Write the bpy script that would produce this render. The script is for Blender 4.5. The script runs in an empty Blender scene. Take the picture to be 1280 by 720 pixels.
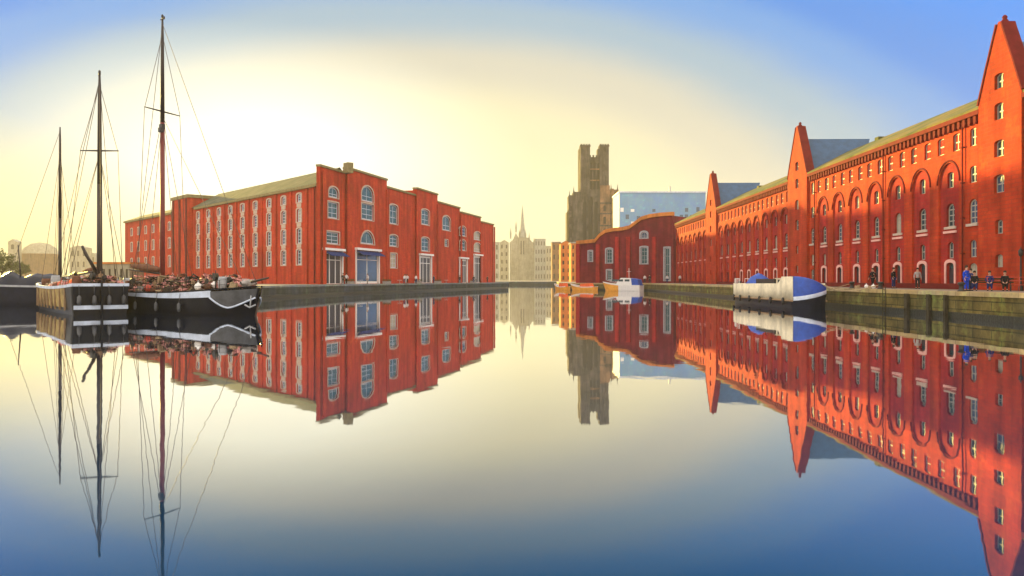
import bpy, bmesh, math, random
from mathutils import Vector, Matrix, geometry
random.seed(11)
PI = math.pi; R = math.radians
SC = bpy.context.scene
COL = SC.collection
F = 1000.0; CX = 640.0; HY = 350.0; H = 2.6; G = 1.8      # focal length (px), horizon, eye and quay heights

# ------------------------------------------------------------------ materials
def mat(name, base, rough=.8, metal=0., var=.0, vscale=2., bump=0., bscale=20., spec=.5, col2=None, streak=0., brick=None):
    m = bpy.data.materials.new(name); m.use_nodes = True
    nt = m.node_tree; N = nt.nodes; L = nt.links
    b = N['Principled BSDF']
    b.inputs['Roughness'].default_value = rough; b.inputs['Metallic'].default_value = metal
    b.inputs['Specular IOR Level'].default_value = .12 if rough > .69 and spec == .5 else spec
    tc = N.new('ShaderNodeTexCoord'); src = tc.outputs['Object']
    c = (*base, 1)
    b.inputs['Base Color'].default_value = c
    out = None
    if brick:
        sx = N.new('ShaderNodeSeparateXYZ'); L.new(src, sx.inputs[0])
        ad = N.new('ShaderNodeMath'); ad.operation = 'ADD'; L.new(sx.outputs[0], ad.inputs[0]); L.new(sx.outputs[1], ad.inputs[1])
        cb = N.new('ShaderNodeCombineXYZ'); L.new(ad.outputs[0], cb.inputs[0]); L.new(sx.outputs[2], cb.inputs[1])
        bt = N.new('ShaderNodeTexBrick'); L.new(cb.outputs[0], bt.inputs['Vector'])
        bw, bh, mort, mcol = brick
        bt.inputs['Scale'].default_value = 1; bt.inputs['Brick Width'].default_value = bw; bt.inputs['Row Height'].default_value = bh
        bt.inputs['Mortar Size'].default_value = mort; bt.inputs['Mortar Smooth'].default_value = .2
        bt.inputs['Color1'].default_value = c
        bt.inputs['Color2'].default_value = (*(col2 or [x*.72 for x in base]), 1)
        bt.inputs['Mortar'].default_value = (*mcol, 1)
        bt.inputs['Bias'].default_value = -.1
        out = bt.outputs['Color']
        for sc_, lo, hi, f_, cc in ((.13,.44,.62,.65,[base[0]*.62,base[1]*.75,base[2]*1.25]), (.45,.54,.70,.5,[min(1,base[0]*1.12),base[1]*2.2,base[2]*1.3]), (1.7,.56,.70,.5,[base[0]*.35,base[1]*.6,base[2]*.8])):
            nn = N.new('ShaderNodeTexNoise'); nn.inputs['Scale'].default_value = sc_; nn.inputs['Detail'].default_value = 7; nn.inputs['Roughness'].default_value = .7; L.new(src, nn.inputs['Vector'])
            rr = N.new('ShaderNodeMapRange'); L.new(nn.outputs['Fac'], rr.inputs[0]); rr.inputs[1].default_value = lo; rr.inputs[2].default_value = hi; rr.inputs[4].default_value = f_
            mm = N.new('ShaderNodeMix'); mm.data_type = 'RGBA'; L.new(rr.outputs[0], mm.inputs[0]); L.new(out, mm.inputs[6]); mm.inputs[7].default_value = (*cc, 1); out = mm.outputs[2]
    if var > 0:
        n1 = N.new('ShaderNodeTexNoise'); n1.inputs['Scale'].default_value = vscale; n1.inputs['Detail'].default_value = 6; n1.inputs['Roughness'].default_value = .65
        L.new(src, n1.inputs['Vector'])
        rp = N.new('ShaderNodeMapRange'); L.new(n1.outputs['Fac'], rp.inputs[0])
        rp.inputs[1].default_value = .3; rp.inputs[2].default_value = .72; rp.inputs[3].default_value = 1-var; rp.inputs[4].default_value = 1+var*.55
        mx = N.new('ShaderNodeMix'); mx.data_type = 'RGBA'; mx.blend_type = 'MULTIPLY'; mx.inputs[0].default_value = 1
        if out: L.new(out, mx.inputs[6])
        elif col2:
            n3 = N.new('ShaderNodeTexNoise'); n3.inputs['Scale'].default_value = vscale*.45; n3.inputs['Detail'].default_value = 4; L.new(src, n3.inputs['Vector'])
            r3 = N.new('ShaderNodeMapRange'); L.new(n3.outputs['Fac'], r3.inputs[0]); r3.inputs[1].default_value = .42; r3.inputs[2].default_value = .58
            m3 = N.new('ShaderNodeMix'); m3.data_type = 'RGBA'; L.new(r3.outputs[0], m3.inputs[0]); m3.inputs[6].default_value = c; m3.inputs[7].default_value = (*col2, 1)
            L.new(m3.outputs[2], mx.inputs[6])
        else: mx.inputs[6].default_value = c
        L.new(rp.outputs[0], mx.inputs[7]); out = mx.outputs[2]
    if streak > 0:
        mp = N.new('ShaderNodeMapping'); mp.inputs['Scale'].default_value = (.55, .55, .07); L.new(src, mp.inputs[0])
        n2 = N.new('ShaderNodeTexNoise'); n2.inputs['Scale'].default_value = 1.6; n2.inputs['Detail'].default_value = 5; L.new(mp.outputs[0], n2.inputs['Vector'])
        r2 = N.new('ShaderNodeMapRange'); L.new(n2.outputs['Fac'], r2.inputs[0])
        r2.inputs[1].default_value = .35; r2.inputs[2].default_value = .62; r2.inputs[3].default_value = 1-streak; r2.inputs[4].default_value = 1
        m2 = N.new('ShaderNodeMix'); m2.data_type = 'RGBA'; m2.blend_type = 'MULTIPLY'; m2.inputs[0].default_value = 1
        if out: L.new(out, m2.inputs[6])
        else: m2.inputs[6].default_value = c
        L.new(r2.outputs[0], m2.inputs[7]); out = m2.outputs[2]
    if out: L.new(out, b.inputs['Base Color'])
    if bump > 0:
        nb = N.new('ShaderNodeTexNoise'); nb.inputs['Scale'].default_value = bscale; nb.inputs['Detail'].default_value = 5; L.new(src, nb.inputs['Vector'])
        bp = N.new('ShaderNodeBump'); bp.inputs['Strength'].default_value = bump; bp.inputs['Distance'].default_value = .08
        L.new(nb.outputs['Fac'], bp.inputs['Height']); L.new(bp.outputs[0], b.inputs['Normal'])
    return m

M = {}
M['brick'] = mat('red_brick', (.56,.050,.013), .85, var=.30, vscale=.35, bump=.3, bscale=6, streak=.36, col2=(.44,.034,.013), brick=(.9,.3,.03,(.36,.05,.025)))
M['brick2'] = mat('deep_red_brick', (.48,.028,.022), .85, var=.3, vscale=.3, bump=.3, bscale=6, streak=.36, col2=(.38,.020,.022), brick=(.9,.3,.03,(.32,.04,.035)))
M['brick_left'] = mat('orange_red_brick', (.60,.054,.018), .85, var=.28, vscale=.25, bump=.3, bscale=5, streak=.36, col2=(.48,.034,.02), brick=(.9,.3,.03,(.42,.06,.035)))
M['brick_shade'] = mat('shade_toned_brick', (.25,.022,.027), .85, var=.3, vscale=.3, bump=.2, bscale=5, streak=.36, col2=(.19,.016,.024), brick=(.9,.3,.03,(.18,.03,.03)))  # the unlit front's shade is put into this darker brick colour
M['brick_trim'] = mat('dark_brick_trim', (.15,.014,.014), .85, var=.3, vscale=1)
M['moss_roof'] = mat('mossy_slate', (.17,.135,.045), .85, var=.3, vscale=.5, bump=.4, bscale=8, col2=(.08,.10,.04))
M['left_roof'] = mat('grey_green_slate', (.125,.12,.075), .85, var=.3, vscale=.5, bump=.4, bscale=8, col2=(.09,.10,.06))
M['blue_slate'] = mat('blue_slate', (.03,.085,.19), .6, var=.3, vscale=1.2, bump=.3, bscale=8)
M['coping'] = mat('weathered_coping', (.24,.20,.10), .85, var=.3, vscale=1.5)
M['stone'] = mat('pale_stone', (.50,.40,.34), .8, var=.2, vscale=2)
M['pinkstone'] = mat('pink_painted_stone', (.72,.40,.36), .8, var=.2, vscale=2)
M['white'] = mat('white_paint', (.80,.80,.80), .45, var=.12, vscale=3)
M['offwhite'] = mat('cream_window_paint', (.36,.34,.31), .5, var=.15, vscale=3)
M['frame_blue'] = mat('pale_blue_window_paint', (.55,.62,.74), .5, var=.15, vscale=3)
M['glass'] = mat('window_glass', (.035,.075,.10), .06, var=.6, vscale=.6, spec=.3)
M['glass_teal'] = mat('teal_window_glass', (.05,.13,.15), .12, var=.6, vscale=.6, spec=.3)
M['door_dark'] = mat('dark_door_paint', (.030,.028,.045), .4, var=.3, vscale=2)
M['door_blue'] = mat('blue_door_glass', (.02,.09,.20), .15, var=.3, vscale=1, spec=.9)
M['black_hull'] = mat('black_hull_paint', (.005,.006,.014), .32, spec=.12, var=.5, vscale=1.2, bump=.12, bscale=4, streak=.3)
M['navy_hull'] = mat('navy_hull_paint', (.007,.011,.030), .4, spec=.15, var=.4, vscale=1.2, bump=.1, bscale=4)
M['plank_glow'] = mat('glow_toned_planks', (.50,.36,.14), .7, var=.5, vscale=1.6, bump=.3, bscale=6, col2=(.20,.13,.055), streak=.3)  # wood planks, with sunlit water glow put into the yellow colour
M['deck'] = mat('deck_wood', (.30,.20,.12), .75, var=.3, vscale=3)
M['paleblue'] = mat('pale_strake_paint', (.55,.64,.82), .5, var=.25, vscale=1.5, streak=.15)
M['greypaint'] = mat('grey_boat_paint', (.34,.36,.40), .5, var=.3, vscale=2)
M['darkgrey'] = mat('dark_grey_boat_paint', (.07,.075,.09), .5, var=.5, vscale=2, streak=.3)
M['blind'] = mat('drawn_blind', (.42,.38,.30), .6, var=.3, vscale=1)
M['mast_dark'] = mat('dark_spar_varnish', (.030,.020,.018), .5, var=.3, vscale=3)
M['mast_red'] = mat('red_brown_spar_varnish', (.16,.022,.020), .5, var=.3, vscale=3)
M['wire'] = mat('tarred_wire', (.10,.075,.06), .6)
M['rope'] = mat('hemp_rope', (.42,.32,.20), .9, var=.3, vscale=6)
M['rope_dark'] = mat('tarred_rope', (.06,.045,.04), .9, var=.3, vscale=6)
M['pink'] = mat('faded_pink_plastic', (.62,.26,.25), .5, var=.25, vscale=3)
M['red'] = mat('faded_red_paint', (.50,.06,.04), .6, var=.25, vscale=3)
M['orange'] = mat('orange_canvas', (.80,.15,.05), .8, var=.25, vscale=3)
M['cream'] = mat('cream_hull_paint', (.82,.73,.52), .6, var=.28, vscale=1.5, streak=.22)
M['canvas_blue'] = mat('bright_blue_canvas', (.012,.07,.42), .6, var=.3, vscale=2, bump=.3, bscale=3)
M['canvas_brown'] = mat('tan_sail_canvas', (.16,.075,.05), .85, var=.4, vscale=3, bump=.4, bscale=4)
M['canvas_grey'] = mat('grey_canvas', (.36,.34,.34), .85, var=.4, vscale=3, bump=.4, bscale=4)
M['black'] = mat('black_iron', (.015,.014,.016), .5, var=.3, vscale=3)
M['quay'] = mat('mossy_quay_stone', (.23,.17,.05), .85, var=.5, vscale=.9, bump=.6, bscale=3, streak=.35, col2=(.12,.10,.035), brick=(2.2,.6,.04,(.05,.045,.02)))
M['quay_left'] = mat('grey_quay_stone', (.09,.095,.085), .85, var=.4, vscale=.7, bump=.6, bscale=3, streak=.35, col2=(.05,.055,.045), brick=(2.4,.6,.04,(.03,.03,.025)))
M['weed'] = mat('wet_algae', (.018,.022,.012), .45, var=.6, vscale=2, bump=.5, bscale=6)
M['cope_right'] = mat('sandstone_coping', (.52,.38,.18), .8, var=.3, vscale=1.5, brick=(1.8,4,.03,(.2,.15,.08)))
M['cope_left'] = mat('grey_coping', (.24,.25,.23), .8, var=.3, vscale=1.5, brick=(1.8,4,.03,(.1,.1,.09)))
M['paving'] = mat('stone_paving', (.30,.26,.21), .85, var=.3, vscale=.6, bump=.2, bscale=4)
M['timber'] = mat('wet_timber', (.06,.05,.03), .7, var=.5, vscale=2, bump=.4, bscale=6)
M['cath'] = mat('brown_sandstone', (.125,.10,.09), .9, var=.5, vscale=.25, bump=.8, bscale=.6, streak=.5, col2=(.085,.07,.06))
M['cath_lit'] = mat('sunlit_toned_sandstone', (.33,.18,.10), .9, var=.5, vscale=.25, bump=.8, bscale=.6, streak=.4, col2=(.22,.13,.08))  # lit copy of the sandstone: orange sunlight put into the colour
M['cath_dark'] = mat('louvre_dark', (.045,.035,.03), .8)
M['tan'] = mat('haze_paled_tan_masonry', (.36,.33,.25), .9, var=.3, vscale=.2, streak=.3)  # pale tan stone, part of the distant haze is in its colour
M['greytan'] = mat('haze_paled_grey_masonry', (.34,.34,.31), .9, var=.3, vscale=.2, streak=.3)  # greyed and paled, so the colour carries some of the far haze
M['ochre'] = mat('sunlit_toned_ochre', (.62,.22,.055), .85, var=.3, vscale=.3, streak=.3)  # orange sunlight is put into this wall and coping colour
M['brownwall'] = mat('brown_brick', (.28,.15,.07), .85, var=.3, vscale=.3, streak=.3)
M['blueclad'] = mat('blue_glass_cladding', (.10,.26,.46), .3, var=.15, vscale=.08, spec=.7, brick=(4.,60.,.05,(.2,.3,.42)), col2=(.12,.29,.48))
M['darkpanel'] = mat('dark_glazing', (.04,.08,.15), .2)
M['yellow'] = mat('yellow_boat_paint', (.85,.38,.04), .5, var=.25, vscale=1.5)
M['skin'] = mat('skin', (.50,.28,.20), .6)
M['hair'] = mat('dark_hair', (.03,.02,.015), .7)
M['cloth_black'] = mat('black_cloth', (.014,.014,.020), .9, var=.3, vscale=6)
M['cloth_blue'] = mat('blue_cloth', (.012,.07,.62), .9, var=.3, vscale=6)
M['cloth_navy'] = mat('navy_cloth', (.015,.03,.14), .9, var=.3, vscale=6)
M['cloth_white'] = mat('white_cloth', (.72,.72,.76), .9, var=.2, vscale=6)
M['bark'] = mat('bark', (.09,.06,.04), .9, var=.3, vscale=3)
M['leaf'] = mat('leaf', (.085,.10,.03), .8, var=.4, vscale=1)

# ------------------------------------------------------------------ mesh helpers
class MB:
    def __init__(s): s.v = []; s.f = []; s.mi = []; s.sm = []
    def add(s, vs, fs, mi=0, smooth=False):
        o = len(s.v); s.v += [tuple(p) for p in vs]
        for f in fs: s.f.append([o+i for i in f]); s.mi.append(mi); s.sm.append(smooth)
    def box(s, a, b, mi=0):
        x0,y0,z0 = a; x1,y1,z1 = b
        s.add([(x0,y0,z0),(x1,y0,z0),(x1,y1,z0),(x0,y1,z0),(x0,y0,z1),(x1,y0,z1),(x1,y1,z1),(x0,y1,z1)],
              [(0,3,2,1),(4,5,6,7),(0,1,5,4),(1,2,6,5),(2,3,7,6),(3,0,4,7)], mi)
    def tube(s, pts, rad, n=8, mi=0, cap=True):
        pts = [Vector(p) for p in pts]
        if not hasattr(rad, '__len__'): rad = [rad]*len(pts)
        rings = []
        for i, p in enumerate(pts):
            d = (pts[min(i+1, len(pts)-1)] - pts[max(i-1, 0)]).normalized()
            a = Vector((0,0,1)) if abs(d.z) < .9 else Vector((1,0,0))
            e1 = d.cross(a).normalized(); e2 = d.cross(e1)
            rings.append([p + (e1*math.cos(2*PI*k/n) + e2*math.sin(2*PI*k/n))*rad[i] for k in range(n)])
        vs = [q for r in rings for q in r]
        fs = [(i*n+k, i*n+(k+1)%n, (i+1)*n+(k+1)%n, (i+1)*n+k) for i in range(len(pts)-1) for k in range(n)]
        s.add(vs, fs, mi, True)
        if cap: s.add(rings[0], [tuple(range(n))[::-1]], mi); s.add(rings[-1], [tuple(range(n))], mi)
    def lathe(s, prof, c=(0,0,0), n=16, mi=0, sx=1, sy=1):
        vs = [(c[0]+r*math.cos(2*PI*k/n)*sx, c[1]+r*math.sin(2*PI*k/n)*sy, c[2]+z) for r, z in prof for k in range(n)]
        fs = [(i*n+k, i*n+(k+1)%n, (i+1)*n+(k+1)%n, (i+1)*n+k) for i in range(len(prof)-1) for k in range(n)]
        s.add(vs, fs, mi, True)
    def prism(s, poly, y0, y1, mi=0):           # poly in (x, z), extruded along y
        n = len(poly)
        vs = [(x, y0, z) for x, z in poly] + [(x, y1, z) for x, z in poly]
        fs = [tuple(range(n)), tuple(range(2*n-1, n-1, -1))] + [(i, i+n, (i+1)%n+n, (i+1)%n) for i in range(n)]
        s.add(vs, fs, mi)
    def sheet(s, outline, holes, y0, y1, mi=0, back=False, rim=True):
        """a wall slab: outline and holes in (x, z), front at y0, reveals back to y1"""
        cs = [Vector(p) for p in outline]; ed = [(i, (i+1) % len(cs)) for i in range(len(cs))]
        for h in holes:
            o = len(cs); cs += [Vector(p) for p in h]; ed += [(o+i, o+(i+1) % len(h)) for i in range(len(h))]
        vo, eo, fo, *_ = geometry.delaunay_2d_cdt(cs, ed, [], 1, 1e-5)
        def inside(p, poly):
            c = False; j = len(poly)-1
            for i in range(len(poly)):
                xi, yi = poly[i]; xj, yj = poly[j]
                if (yi > p[1]) != (yj > p[1]) and p[0] < (xj-xi)*(p[1]-yi)/(yj-yi)+xi: c = not c
                j = i
            return c
        keep = []
        for f in fo:
            c = sum((vo[i] for i in f), Vector((0,0)))/len(f)
            if inside(c, outline) and not any(inside(c, h) for h in holes):
                a = sum(vo[f[i]].x*vo[f[(i+1)%len(f)]].y - vo[f[(i+1)%len(f)]].x*vo[f[i]].y for i in range(len(f)))
                keep.append(list(f) if a > 0 else list(f)[::-1])
        s.add([(p.x, y0, p.y) for p in vo], keep, mi)
        if back: s.add([(p.x, y1, p.y) for p in vo], [f[::-1] for f in keep], mi)
        for h in list(holes) + ([outline] if rim else []):
            n = len(h)
            s.add([(x, y0, z) for x, z in h] + [(x, y1, z) for x, z in h], [(i, (i+1)%n, (i+1)%n+n, i+n) for i in range(n)], mi)
    def shift(s, dx=0, dy=0, dz=0):
        s.v = [(x+dx, y+dy, z+dz) for x, y, z in s.v]; return s
    def mesh(s, name, mats):
        me = bpy.data.meshes.new(name); me.from_pydata(s.v, [], s.f)
        for m in (mats if isinstance(mats, (list, tuple)) else [mats]): me.materials.append(m)
        me.polygons.foreach_set('material_index', s.mi); me.polygons.foreach_set('use_smooth', s.sm)
        bm = bmesh.new(); bm.from_mesh(me); bmesh.ops.remove_doubles(bm, verts=bm.verts, dist=1e-4)
        bmesh.ops.recalc_face_normals(bm, faces=bm.faces); bm.to_mesh(me); bm.free(); me.update()
        return me
    def build(s, name, mats, parent=None, loc=None):
        return link(s.mesh(name, mats), name, parent, loc)
def link(me, name, parent=None, loc=None, rot=None):
    o = bpy.data.objects.new(name, me); COL.objects.link(o)
    if parent: o.parent = parent
    if loc is not None: o.location = loc
    if rot is not None: o.rotation_euler = rot
    return o
def tag(o, label=None, cat=None, group=None, kind=None):
    if label: o['label'] = label
    if cat: o['category'] = cat
    if group: o['group'] = group
    if kind: o['kind'] = kind
    return o
def thing(name, loc, rz, label, cat, group=None):
    o = bpy.data.objects.new(name, None); COL.objects.link(o); o.empty_display_size = .3
    o.location = loc; o.rotation_euler = (0, 0, rz); return tag(o, label, cat, group)
def copy_tree(o, parent=None):
    c = o.copy(); COL.objects.link(c)
    if parent: c.parent = parent
    for ch in list(o.children): copy_tree(ch, c)
    return c
def arch(cx, z0, z1, w, rise=None, n=8):
    r = w/2; rise = r if rise is None else rise
    p = [(cx-r, z0), (cx+r, z0)]
    if rise <= 0: return p + [(cx+r, z1), (cx-r, z1)]
    return p + [(cx + r*math.cos(PI*k/n), z1-rise + rise*math.sin(PI*k/n)) for k in range(n+1)]

# ------------------------------------------------------------------ pixel <-> facade
class Facade:
    """a building frontage from P0 (its left end seen from the front) to P1, local x along it, y into the building, z from the quay"""
    def __init__(s, P0, P1):
        s.P0 = Vector(P0); s.P1 = Vector(P1); d = s.P1-s.P0; s.L = d.length; s.d = d/s.L
        s.rz = math.atan2(d.y, d.x)
    def u(s, px):
        k = (px-CX)/F; return (k*s.P0.y - s.P0.x)/(s.d.x - k*s.d.y)
    def D(s, u): return s.P0.y + s.d.y*u
    def z(s, u, py): return H + (HY-py)*s.D(u)/F - G
    def rect(s, x0, y0, x1, y1):
        ua, ub = s.u(x0), s.u(x1); uc = (ua+ub)/2
        return uc, s.z(uc, y1), s.z(uc, y0), abs(ub-ua)

_wc = {}; _pr = random.Random(77)
def window_meshes(w, h, rise, fm, gm, sill, bars, fw=.12):
    key = (round(w,2), round(h,2), round(rise,2), fm, gm, sill, bars, fw)
    if key in _wc: return _wc[key]
    mb = MB(); out = arch(0, 0, h, w+.02, rise); inn = arch(0, fw, h-fw, w-2*fw, max(0, rise-fw*.5))
    mb.sheet(out, [inn], 0, .1)
    b = .045
    if bars[0]:
        for i in range(1, bars[0]+1):
            x = -w/2 + w*i/(bars[0]+1); mb.box((x-b, .02, fw), (x+b, .08, h-fw-(0 if rise <= 0 else rise*.12)))
    for j in range(1, bars[1]+1):
        z = h*j/(bars[1]+1)
        if z < h-rise+.01: mb.box((-w/2+fw*.5, .016, z-b), (w/2-fw*.5, .084, z+b))
    g = MB(); g.prism(inn, .06, .075)
    sl = MB()
    if sill: sl.box((-w/2-sill, -.30, -.22), (w/2+sill, .05, 0))
    r = (mb.mesh('window', M[fm]), g.mesh('pane', M[gm]), sl.mesh('sill', M['stone']) if sill else None)
    _wc[key] = r; return r
def put_window(parent, x, y, z, w, h, rise=0, fm='offwhite', gm='glass', sill=.12, bars=(1,2), name='window', fw=.12):
    a, b, c = window_meshes(round(w,1), round(h,1), rise, fm, gm, sill, bars, fw)
    o = link(a, name, parent, (x, y, z))
    v = _pr.random()
    if name == 'window' and v < .22:
        k2 = (b.name, v < .12)
        if k2 not in _wc: b2 = b.copy(); b2.name = 'pane'; b2.materials.clear(); b2.materials.append(M['blind' if v < .12 else 'darkpanel']); _wc[k2] = b2
        b = _wc[k2]
    link(b, 'pane', o)
    if c: link(c, 'sill', o)
    return o
def far_windows(parent, specs, fm='offwhite', gm='glass', name='window'):
    """windows beyond the hundred largest: one part"""
    mb = MB()
    for x, y, z, w, h, rise in specs:
        mb.sheet([(x+a, z+b) for a, b in arch(0, 0, h, w, rise)], [[(x+a, z+b) for a, b in arch(0, .1, h-.1, w-.24, max(0, rise-.05))]], y, y+.1, 0)
        mb.box((x-.04, y+.02, z+.1), (x+.04, y+.08, z+h-.15), 0)
        mb.prism([(x+a, z+b) for a, b in arch(0, .1, h-.1, w-.24, max(0, rise-.05))], y+.06, y+.075, 1)
    o = mb.build(name, [M[fm], M[gm]], parent); tag(o, kind='stuff'); return o

def extrude_path(pts, w0, w1, z0, z1, mb, mi=0):
    """wall following pts (x,y); w0/w1 offsets to the left of the path"""
    P = [Vector(p) for p in pts]; n = len(P); A = []; B = []
    for i in range(n):
        d0 = (P[i]-P[i-1]).normalized() if i else (P[1]-P[0]).normalized()
        d1 = (P[i+1]-P[i]).normalized() if i < n-1 else d0
        n0 = Vector((-d0.y, d0.x)); n1 = Vector((-d1.y, d1.x)); m = (n0+n1).normalized(); k = 1/max(.4, m.dot(n0))
        A.append(P[i]+m*w0*k); B.append(P[i]+m*w1*k)
    vs = [(p.x,p.y,z0) for p in A]+[(p.x,p.y,z0) for p in B]+[(p.x,p.y,z1) for p in A]+[(p.x,p.y,z1) for p in B]
    fs = []
    for i in range(n-1):
        fs += [(i,i+1,2*n+i+1,2*n+i), (n+i,3*n+i,3*n+i+1,n+i+1), (2*n+i,2*n+i+1,3*n+i+1,3*n+i), (i,n+i,n+i+1,i+1)]
    fs += [(0,2*n,3*n,n), (n-1,2*n-1,4*n-1,3*n-1)]
    mb.add(vs, fs, mi)

# ------------------------------------------------------------------ water, ground, quays
LEFTQ = [(-900,190), (-150,124), (-60,112), (-34.5,110), (-30.9,147.4), (-2.0,263.5), (-1.2,268), (-13,285), (-16,430)]
FARQ = [(-16,430), (24,430)]
RIGHTQ = [(24,430), (17,300), (13,216), (15,213.5), (33.5,197), (29.9,20), (29.0,-80)]
def water():
    me = bpy.data.meshes.new('water'); me.from_pydata([(-900,-80,0),(900,-80,0),(900,1280,0),(-900,1280,0)], [], [(0,1,2,3)])
    m = bpy.data.materials.new('dock_water'); m.use_nodes = True; nt = m.node_tree; N = nt.nodes; L = nt.links
    b = N['Principled BSDF']; b.inputs['Base Color'].default_value = (.0005,.026,.080,1); b.inputs['Roughness'].default_value = .015
    b.inputs['IOR'].default_value = 1.70; b.inputs['Specular IOR Level'].default_value = .5
    tc = N.new('ShaderNodeTexCoord'); mp = N.new('ShaderNodeMapping'); mp.inputs['Scale'].default_value = (1, .55, 1); L.new(tc.outputs['Object'], mp.inputs[0])
    n1 = N.new('ShaderNodeTexNoise'); n1.inputs['Scale'].default_value = .55; n1.inputs['Detail'].default_value = 3; L.new(mp.outputs[0], n1.inputs['Vector'])
    n2 = N.new('ShaderNodeTexNoise'); n2.inputs['Scale'].default_value = .06; n2.inputs['Detail'].default_value = 2; L.new(mp.outputs[0], n2.inputs['Vector'])
    b1 = N.new('ShaderNodeBump'); b1.inputs['Strength'].default_value = .08; b1.inputs['Distance'].default_value = .05; L.new(n1.outputs['Fac'], b1.inputs['Height'])
    b2 = N.new('ShaderNodeBump'); b2.inputs['Strength'].default_value = .10; b2.inputs['Distance'].default_value = .12; L.new(n2.outputs['Fac'], b2.inputs['Height']); L.new(b1.outputs[0], b2.inputs['Normal'])
    L.new(b2.outputs[0], b.inputs['Normal'])
    gl = N.new('ShaderNodeBsdfGlossy'); gl.inputs['Roughness'].default_value = .02; gl.inputs['Color'].default_value = (.97,.97,.97,1); L.new(b2.outputs[0], gl.inputs['Normal'])
    lw = N.new('ShaderNodeLayerWeight'); lw.inputs['Blend'].default_value = .5
    pw = N.new('ShaderNodeMapRange'); L.new(lw.outputs['Facing'], pw.inputs[0])      # steep fresnel-like rise toward grazing angles
    for i, v in ((1,.635),(2,.93),(3,.08),(4,.95)): pw.inputs[i].default_value = v
    b.inputs['Specular IOR Level'].default_value = 0; ms = N.new('ShaderNodeMixShader'); L.new(pw.outputs[0], ms.inputs[0]); L.new(b.outputs[0], ms.inputs[1]); L.new(gl.outputs[0], ms.inputs[2])
    L.new(ms.outputs[0], N['Material Output'].inputs['Surface'])
    me.materials.append(m); o = link(me, 'water'); tag(o, kind='structure')
water()
def ground():
    inner = LEFTQ + FARQ[1:] + RIGHTQ[1:]
    # step back half a metre so the sheet butts against the wall coping
    poly = [(x, y) for x, y in inner] + [(900,-80), (900,1280), (-900,1280)]
    cs = [Vector(p) for p in poly]; n = len(cs)
    vo, eo, fo, *_ = geometry.delaunay_2d_cdt(cs, [(i,(i+1)%n) for i in range(n)], [], 1, 1e-5)
    me = bpy.data.meshes.new('ground'); me.from_pydata([(p.x,p.y,G-.02) for p in vo], [], [tuple(f) for f in fo])
    me.materials.append(M['paving']); o = link(me, 'ground'); tag(o, kind='structure')
ground()
def quay(name, pts, side, stone, cope, label):
    r = thing(name, (0,0,0), 0, label, 'quay wall')
    a = MB(); extrude_path(pts, -.02*side, .7*side, .38, G-.28, a); a.build('stone_face', M[stone], r)
    a = MB(); extrude_path(pts, -.05*side, .7*side, -1, .38, a); a.build('weedy_footing', M['weed'], r)
    a = MB(); extrude_path(pts, -.12*side, .9*side, G-.28, G+.02, a); a.build('coping', M[cope], r)
    return r
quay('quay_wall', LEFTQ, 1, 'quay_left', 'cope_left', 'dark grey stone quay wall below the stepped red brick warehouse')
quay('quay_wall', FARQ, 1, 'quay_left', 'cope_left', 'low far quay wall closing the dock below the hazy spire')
qr = quay('quay_wall', RIGHTQ, 1, 'quay', 'cope_right', 'yellow mossy stone quay wall below the arcaded red warehouse')

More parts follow.
